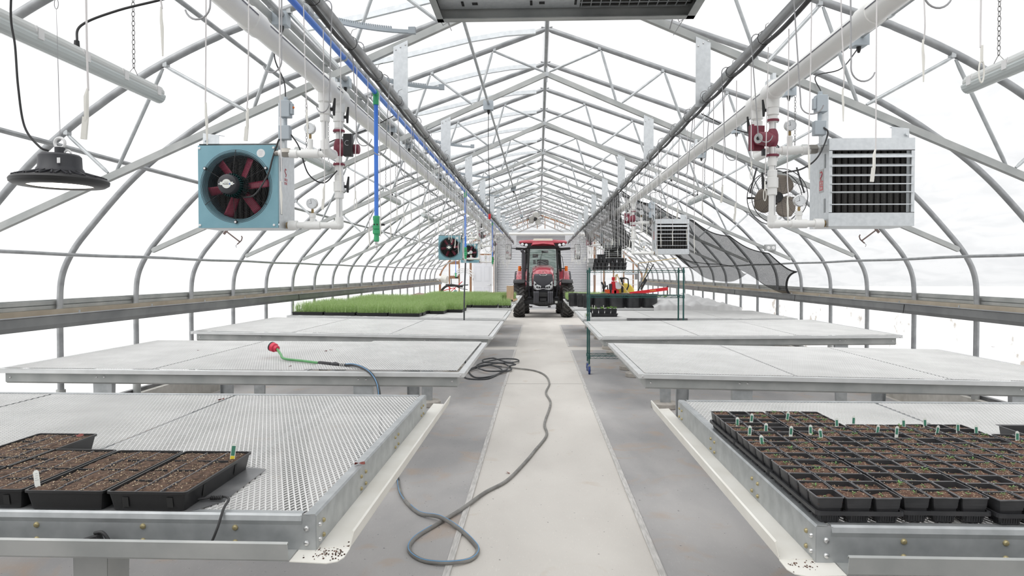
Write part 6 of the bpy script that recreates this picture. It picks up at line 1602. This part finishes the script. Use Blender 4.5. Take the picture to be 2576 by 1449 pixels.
# plywood crate standing on the bench end by the tractor wheel
e=empty('plywood_crate',(-.73,18.30,bz(RL,4,-1,-.73)),'pale plywood crate standing on the bench end by the tractor wheel','crate')
b=MB();b.box(-.12,.06,-.01,.01,0,.42);b.build('crate_face',M['plywood'],e,smooth=False);b=MB();b.box(.04,.06,.01,.35,0,.42);b.box(-.12,-.10,.01,.35,0,.42);b.box(-.12,.06,.0,.35,.0,.02);b.build('crate_side',M['wood'],e,smooth=False)
b=MB();b.beam((.05,-.04,.03),(.16,-.03,.07),.06,.05);b.build('crate_block',M['plywood'],e,smooth=False)
# bicycle-like wheel hoe by the gable
e=empty('wheel_hoe',(-3.45,28.6,0),'black and red handled push implement parked by the end gable studs','implement')
b=MB();b.tube(spline([(-.75,0,.55),(-.62,0,.85),(-.45,0,1.05),(-.22,0,1.13),(.05,0,1.10),(.30,0,1.07)],6),[.05]*31,10);b.build('front_guard',M['black'],e)
b=MB()
for a,c in (((-.52,0,.9),(-.05,0,1.02)),((-.5,0,.6),(.28,0,1.28)),((-.05,0,1.02),(.12,0,.55)),((-.40,.05,1.12),(-.2,-.1,1.0))): b.rod(a,c,.016,8)
b.build('red_tube',M['implred'],e)
b=MB();b.tube([(-.42,0,1.15),(-.3,0,1.16),(-.22,0,1.08),(.0,0,1.08),(.25,0,1.12),(.52,0,1.14)],.022,8);b.tube([(.05,0,1.05),(.25,.02,.98),(.5,.0,.94)],.014,6);b.tube([(-.18,0,1.1),(-.19,0,1.42)],.016,6);b.build('handlebar',M['black'],e)
b=MB();b.prism([(-.15,.55),(.10,.55),(.04,.92),(-.06,.92)],1,-.05,.05);b.build('hopper',M['bluepaint'],e,smooth=False)
b=MB()
for x in (-.55,.45): b.tube([(x+.27*cos(t),0,.28+.27*sin(t)) for t in [2*pi*k/24 for k in range(24)]],.025,6,closed=True)
for x in (-.55,.45):
    for k in range(6): b.rod((x,0,.28),(x+.27*cos(k*pi/3),0,.28+.27*sin(k*pi/3)),.006,4)
b.rod((-.55,0,.28),(-.52,0,.9),.02,8);b.rod((.45,0,.28),(.1,0,.6),.02,8);b.build('ground_wheel',M['black'],e)
# white duct with coiled hose on the side wall
e=empty('inflation_blower',(-4.45,30.2,1.42),'white ribbed blower with pipe mounted by the gable edge','blower')
b=MB();b.rod((-.30,.1,.04),(.25,-.15,-.03),.10,14);b.build('blower_duct',M['white'],e);b=MB()
for i in range(6): b.lathe([(.17,0),(.17,.04),(.14,.045),(.14,.055)],(.22+.07*i*.6,-.14-.02*i,-.03-.01*i),(1,-.3,-.1),18)
b.build('blower_drum',M['offwhite'],e)
b=MB();b.tube(spline([(0,-.15,-.15),(-.05,-.12,-.6),(-.1,-.1,-1.4)],6),.008,5);b.build('blower_cord',M['white'],e)
e=empty('coiled_white_hose',(-3.45,30.85,1.40),'white hose hanging in an arch from the timber block beside the blue drop','hose')
b=MB()
for r in (.34,.42,.50): b.tube(arc((.1,0,-.05),r,20,160,12),.022,6)
for a in (40,70,100,130): b.tube([(.1+.32*cos(R(a)),-.0,-.05+.32*sin(R(a))),(.1+.52*cos(R(a)),0,-.05+.52*sin(R(a)))],.012,5)
b.build('hose_coil',M['white'],e)
e=empty('small_water_drop',(-3.70,30.7,0),'far thin blue water drop on the gable studs ending in a green valve','water drop')
b=MB();b.tube([(-1.1,0,2.42),(0,0,2.35),(0,0,1.62)],.016,8);b.build('drop_pipe',M['blue'],e);b=MB();b.rod((0,0,1.64),(0,0,1.44),.032,10);b.build('ball_valve',M['green'],e);b=MB();b.box(-.03,.10,-.03,.03,1.40,1.46);b.build('valve_handle',M['black'],e,smooth=False)
# mast pipes beside the white door
b=MB();b.rod((-1.93,30.8,0),(-1.93,30.8,2.9),.03,8);b.rod((-1.86,30.75,1.2),(-1.86,30.75,3.0),.02,8);tag(b.build('riser_pipe',M['greysteel']),'dark vertical riser pipes on the stud beside the roll-up door','pipe')
# red implement with yellow disc and long red arm (local metres, origin on the floor under the mast)
e=empty('red_mower_implement',(2.45,22.5,0),'red tractor implement with yellow disc cover and long red bar behind the rack','implement')
def bb(n,m,*a,bev=.008):
    b=MB()
    for q in a: b.box(*q)
    return b.build(n,m,e,smooth=False,bevel=bev)
bb('base_frame',M['implorange'],(-.30,-.12,-.15,.15,.90,1.10),(-.02,.06,-.15,.15,.88,1.08));bb('red_mast',M['implred'],(-.08,.09,-.12,.12,.90,1.36),(-.10,.14,-.15,.15,.90,1.08),(-.12,-.05,-.05,.06,1.05,1.3))
bb('black_guard',M['charcoal'],(-.16,-.085,-.15,.1,.98,1.28))
b=MB();b.tube([(-.36,0,.95),(-.33,0,1.2),(-.41,0,1.34)],.03,8);b.tube([(-.33,0,1.16),(-.22,0,1.22),(-.20,0,1.0)],.028,8);b.tube([(-.28,0,1.2),(-.30,0,1.36)],.02,6);b.box(-.38,-.29,-.06,.06,1.12,1.22);b.build('hydraulic_arm',M['black'],e,smooth=False)
b=MB();b.prism([(0.01,1.34),(.225,1.34),(.20,1.15),(.16,1.115),(.06,1.115),(.03,1.15)],1,-.26,-.14);b.build('clear_tank',M['clear'],e,smooth=False,bevel=.012)
b=MB();b.lathe([(.29,-.03),(.32,0),(.29,.03),(.10,.05)],(.36,.15,.985),(0,1,0),32);d_=b.build('disc_cover',M['yellow'],e);b=MB();b.lathe([(.09,-.06),(.07,-.09)],(.45,.12,.92),(0,1,0),18);b.build('disc_hub',M['tan'],d_)
b=MB();b.tube([(.21,-.16,1.46),(.30,-.18,1.48),(.42,-.2,1.44),(.44,-.2,1.22),(.37,-.18,1.06)],.022,8);b.tube([(.22,-.12,1.47),(.25,-.12,1.25),(.25,-.12,1.0)],.038,8);b.tube([(.16,-.12,1.46),(.32,-.12,1.46)],.032,8);b.build('black_hose',M['black'],e)
b=MB();b.tube(spline([(.06,-.28,1.56),(.12,-.3,1.45),(.15,-.3,1.32),(.26,-.3,1.2),(.42,-.3,1.0),(.52,-.28,.93)],6),.016,8);b.tube([(.03,-.1,1.38),(.05,-.12,1.56),(.10,-.14,1.58)],.03,8);b.build('tan_hose',M['tan'],e)
bb('red_motor',M['implred'],(-.07,.02,-.1,.1,1.38,1.50))
b=MB();b.box(.10,.62,-.2,.2,.86,.93);b.lathe([(.13,0),(.10,.07)],(.3,-.1,.92),(0,0,1),16);b.build('grey_deck',M['greysteel'],e,smooth=False)
b=MB();b.beam((.48,-.15,.965),(1.70,-.15,1.13),.06,.105);a_=b.build('red_bar',M['implred'],e,smooth=False,bevel=.005)
scribble('bar_lettering',M['yellow'],a_,(1.12,-.182,1.04),(.20,0,.027),(0,0,.03),7,5)
b=MB();b.beam((1.69,-.15,.90),(1.69,-.15,1.22),.03,.04,up=(0,1,0));b.build('bar_end_pin',M['black'],e,smooth=False)
b=MB()
for x in (-.25,.05,.55): b.box(x-.03,x+.03,-.05,.05,.005,.92)
b.box(1.67,1.71,-.17,-.13,.005,.92);b.build('stand_leg',M['greysteel'],e,smooth=False)
# folded spray boom
e=empty('folded_spray_boom',(3.36,23.2,0),'grey folded spray boom with tilted black tubes behind the red bar','implement')
b=MB();b.box(-.05,-.01,-.03,.03,.0,1.95);b.rod((-.12,0,.1),(.02,0,1.35),.02,8);b.rod((-.0,0,.1),(-.03,0,1.3),.02,8);b.rod((.03,0,1.2),(.28,0,1.85),.018,8);b.box(-.14,-.01,-.05,.05,1.42,1.62);b.box(.05,.22,-.05,.05,1.30,1.48);b.box(-.2,.25,-.06,.06,.0,.06);b.build('boom_frame',M['greysteel'],e,smooth=False)
b=MB();b.rod((-.10,-.06,.95),(.47,-.06,1.93),.018,8);b.rod((.05,-.06,1.08),(.24,-.06,1.42),.034,8);b.tube([(.22,0,1.75),(.28,0,1.92),(.33,0,2.02)],.014,6);b.build('black_boom_tube',M['black'],e)
b=MB();b.rod((-.03,0,1.96),(.62,-3.1,2.06),.013,8);b.rod((.10,-.05,1.35),(.28,-.05,1.78),.018,8);b.build('tan_boom_pipe',M['tan'],e)
# pale rail trolley
e=empty('rail_trolley',(3.00,25.0,0),'white tubular trolley with rounded top behind the red implement','trolley')
b=MB();b.tube(spline([(.0,0,.02),(.0,0,1.5),(.04,0,1.67),(.14,0,1.71),(.60,0,1.71),(.71,0,1.67),(.75,0,1.5),(.75,0,.02)],6),.013,8)
for z in (.6,.85,1.04,1.22,1.40): b.rod((0,0,z),(.75,0,z),.008,6)
b.build('trolley_tube',M['white'],e);b=MB();b.ball((.29,0,1.60),.24,18,(1,.5,.14));b.build('trolley_pad',M['boxgrey'],e)
# thin guy rods by the roll-up door
for i,(xa,xb) in enumerate(((2.35,2.55),(2.75,2.72),(2.82,2.98))):
    b=MB();b.rod((xa,30.2,.0),(xb,30.4,3.2),.014,6);tag(b.build('leaning_rod',M['greysteel']),'thin grey rod leaning by the gable, %s from the roll-up door'%nth(i+1),'rod','leaning rods')
e=empty('stud_outlet',(2.50,30.93,1.62),'small white outlet box on the wide stud beside the roll-up door','outlet')
b=MB();b.box(-.06,.06,-.04,.015,-.08,.08);b.build('outlet_cover',M['white'],e,smooth=False,bevel=.006)
# small sensor box on a truss near the shade net
e=empty('sensor_box',(X0+3.98,12.32,chordz(3.98)+.03),'small grey sensor box on the truss above the free end of the shade net','sensor')
b=MB();b.box(-.09,.09,-.06,.03,-.05,.06);b.build('sensor_case',M['greytray'],e,smooth=False,bevel=.006);b=MB()
for x in (-.04,.045): b.lathe([(.03,-.061),(.026,-.066)],(x,0,.0),(0,1,0),14)
b.build('sensor_lens',M['white'],e)
# gravel strip outside of the mat along both curbs
for sgn,nm in ((-1,'hose side'),(1,'pot side')):
    b=MB();x=X0+sgn*4.62
    b.beam((x,YF,.305),(x,30.5,.305),.045,.05,up=(0,0,1));tag(b.build('sill_board',M['mulchmat'],smooth=False),'dark sill board along the foot of the posts, %s'%nm,'sill board')
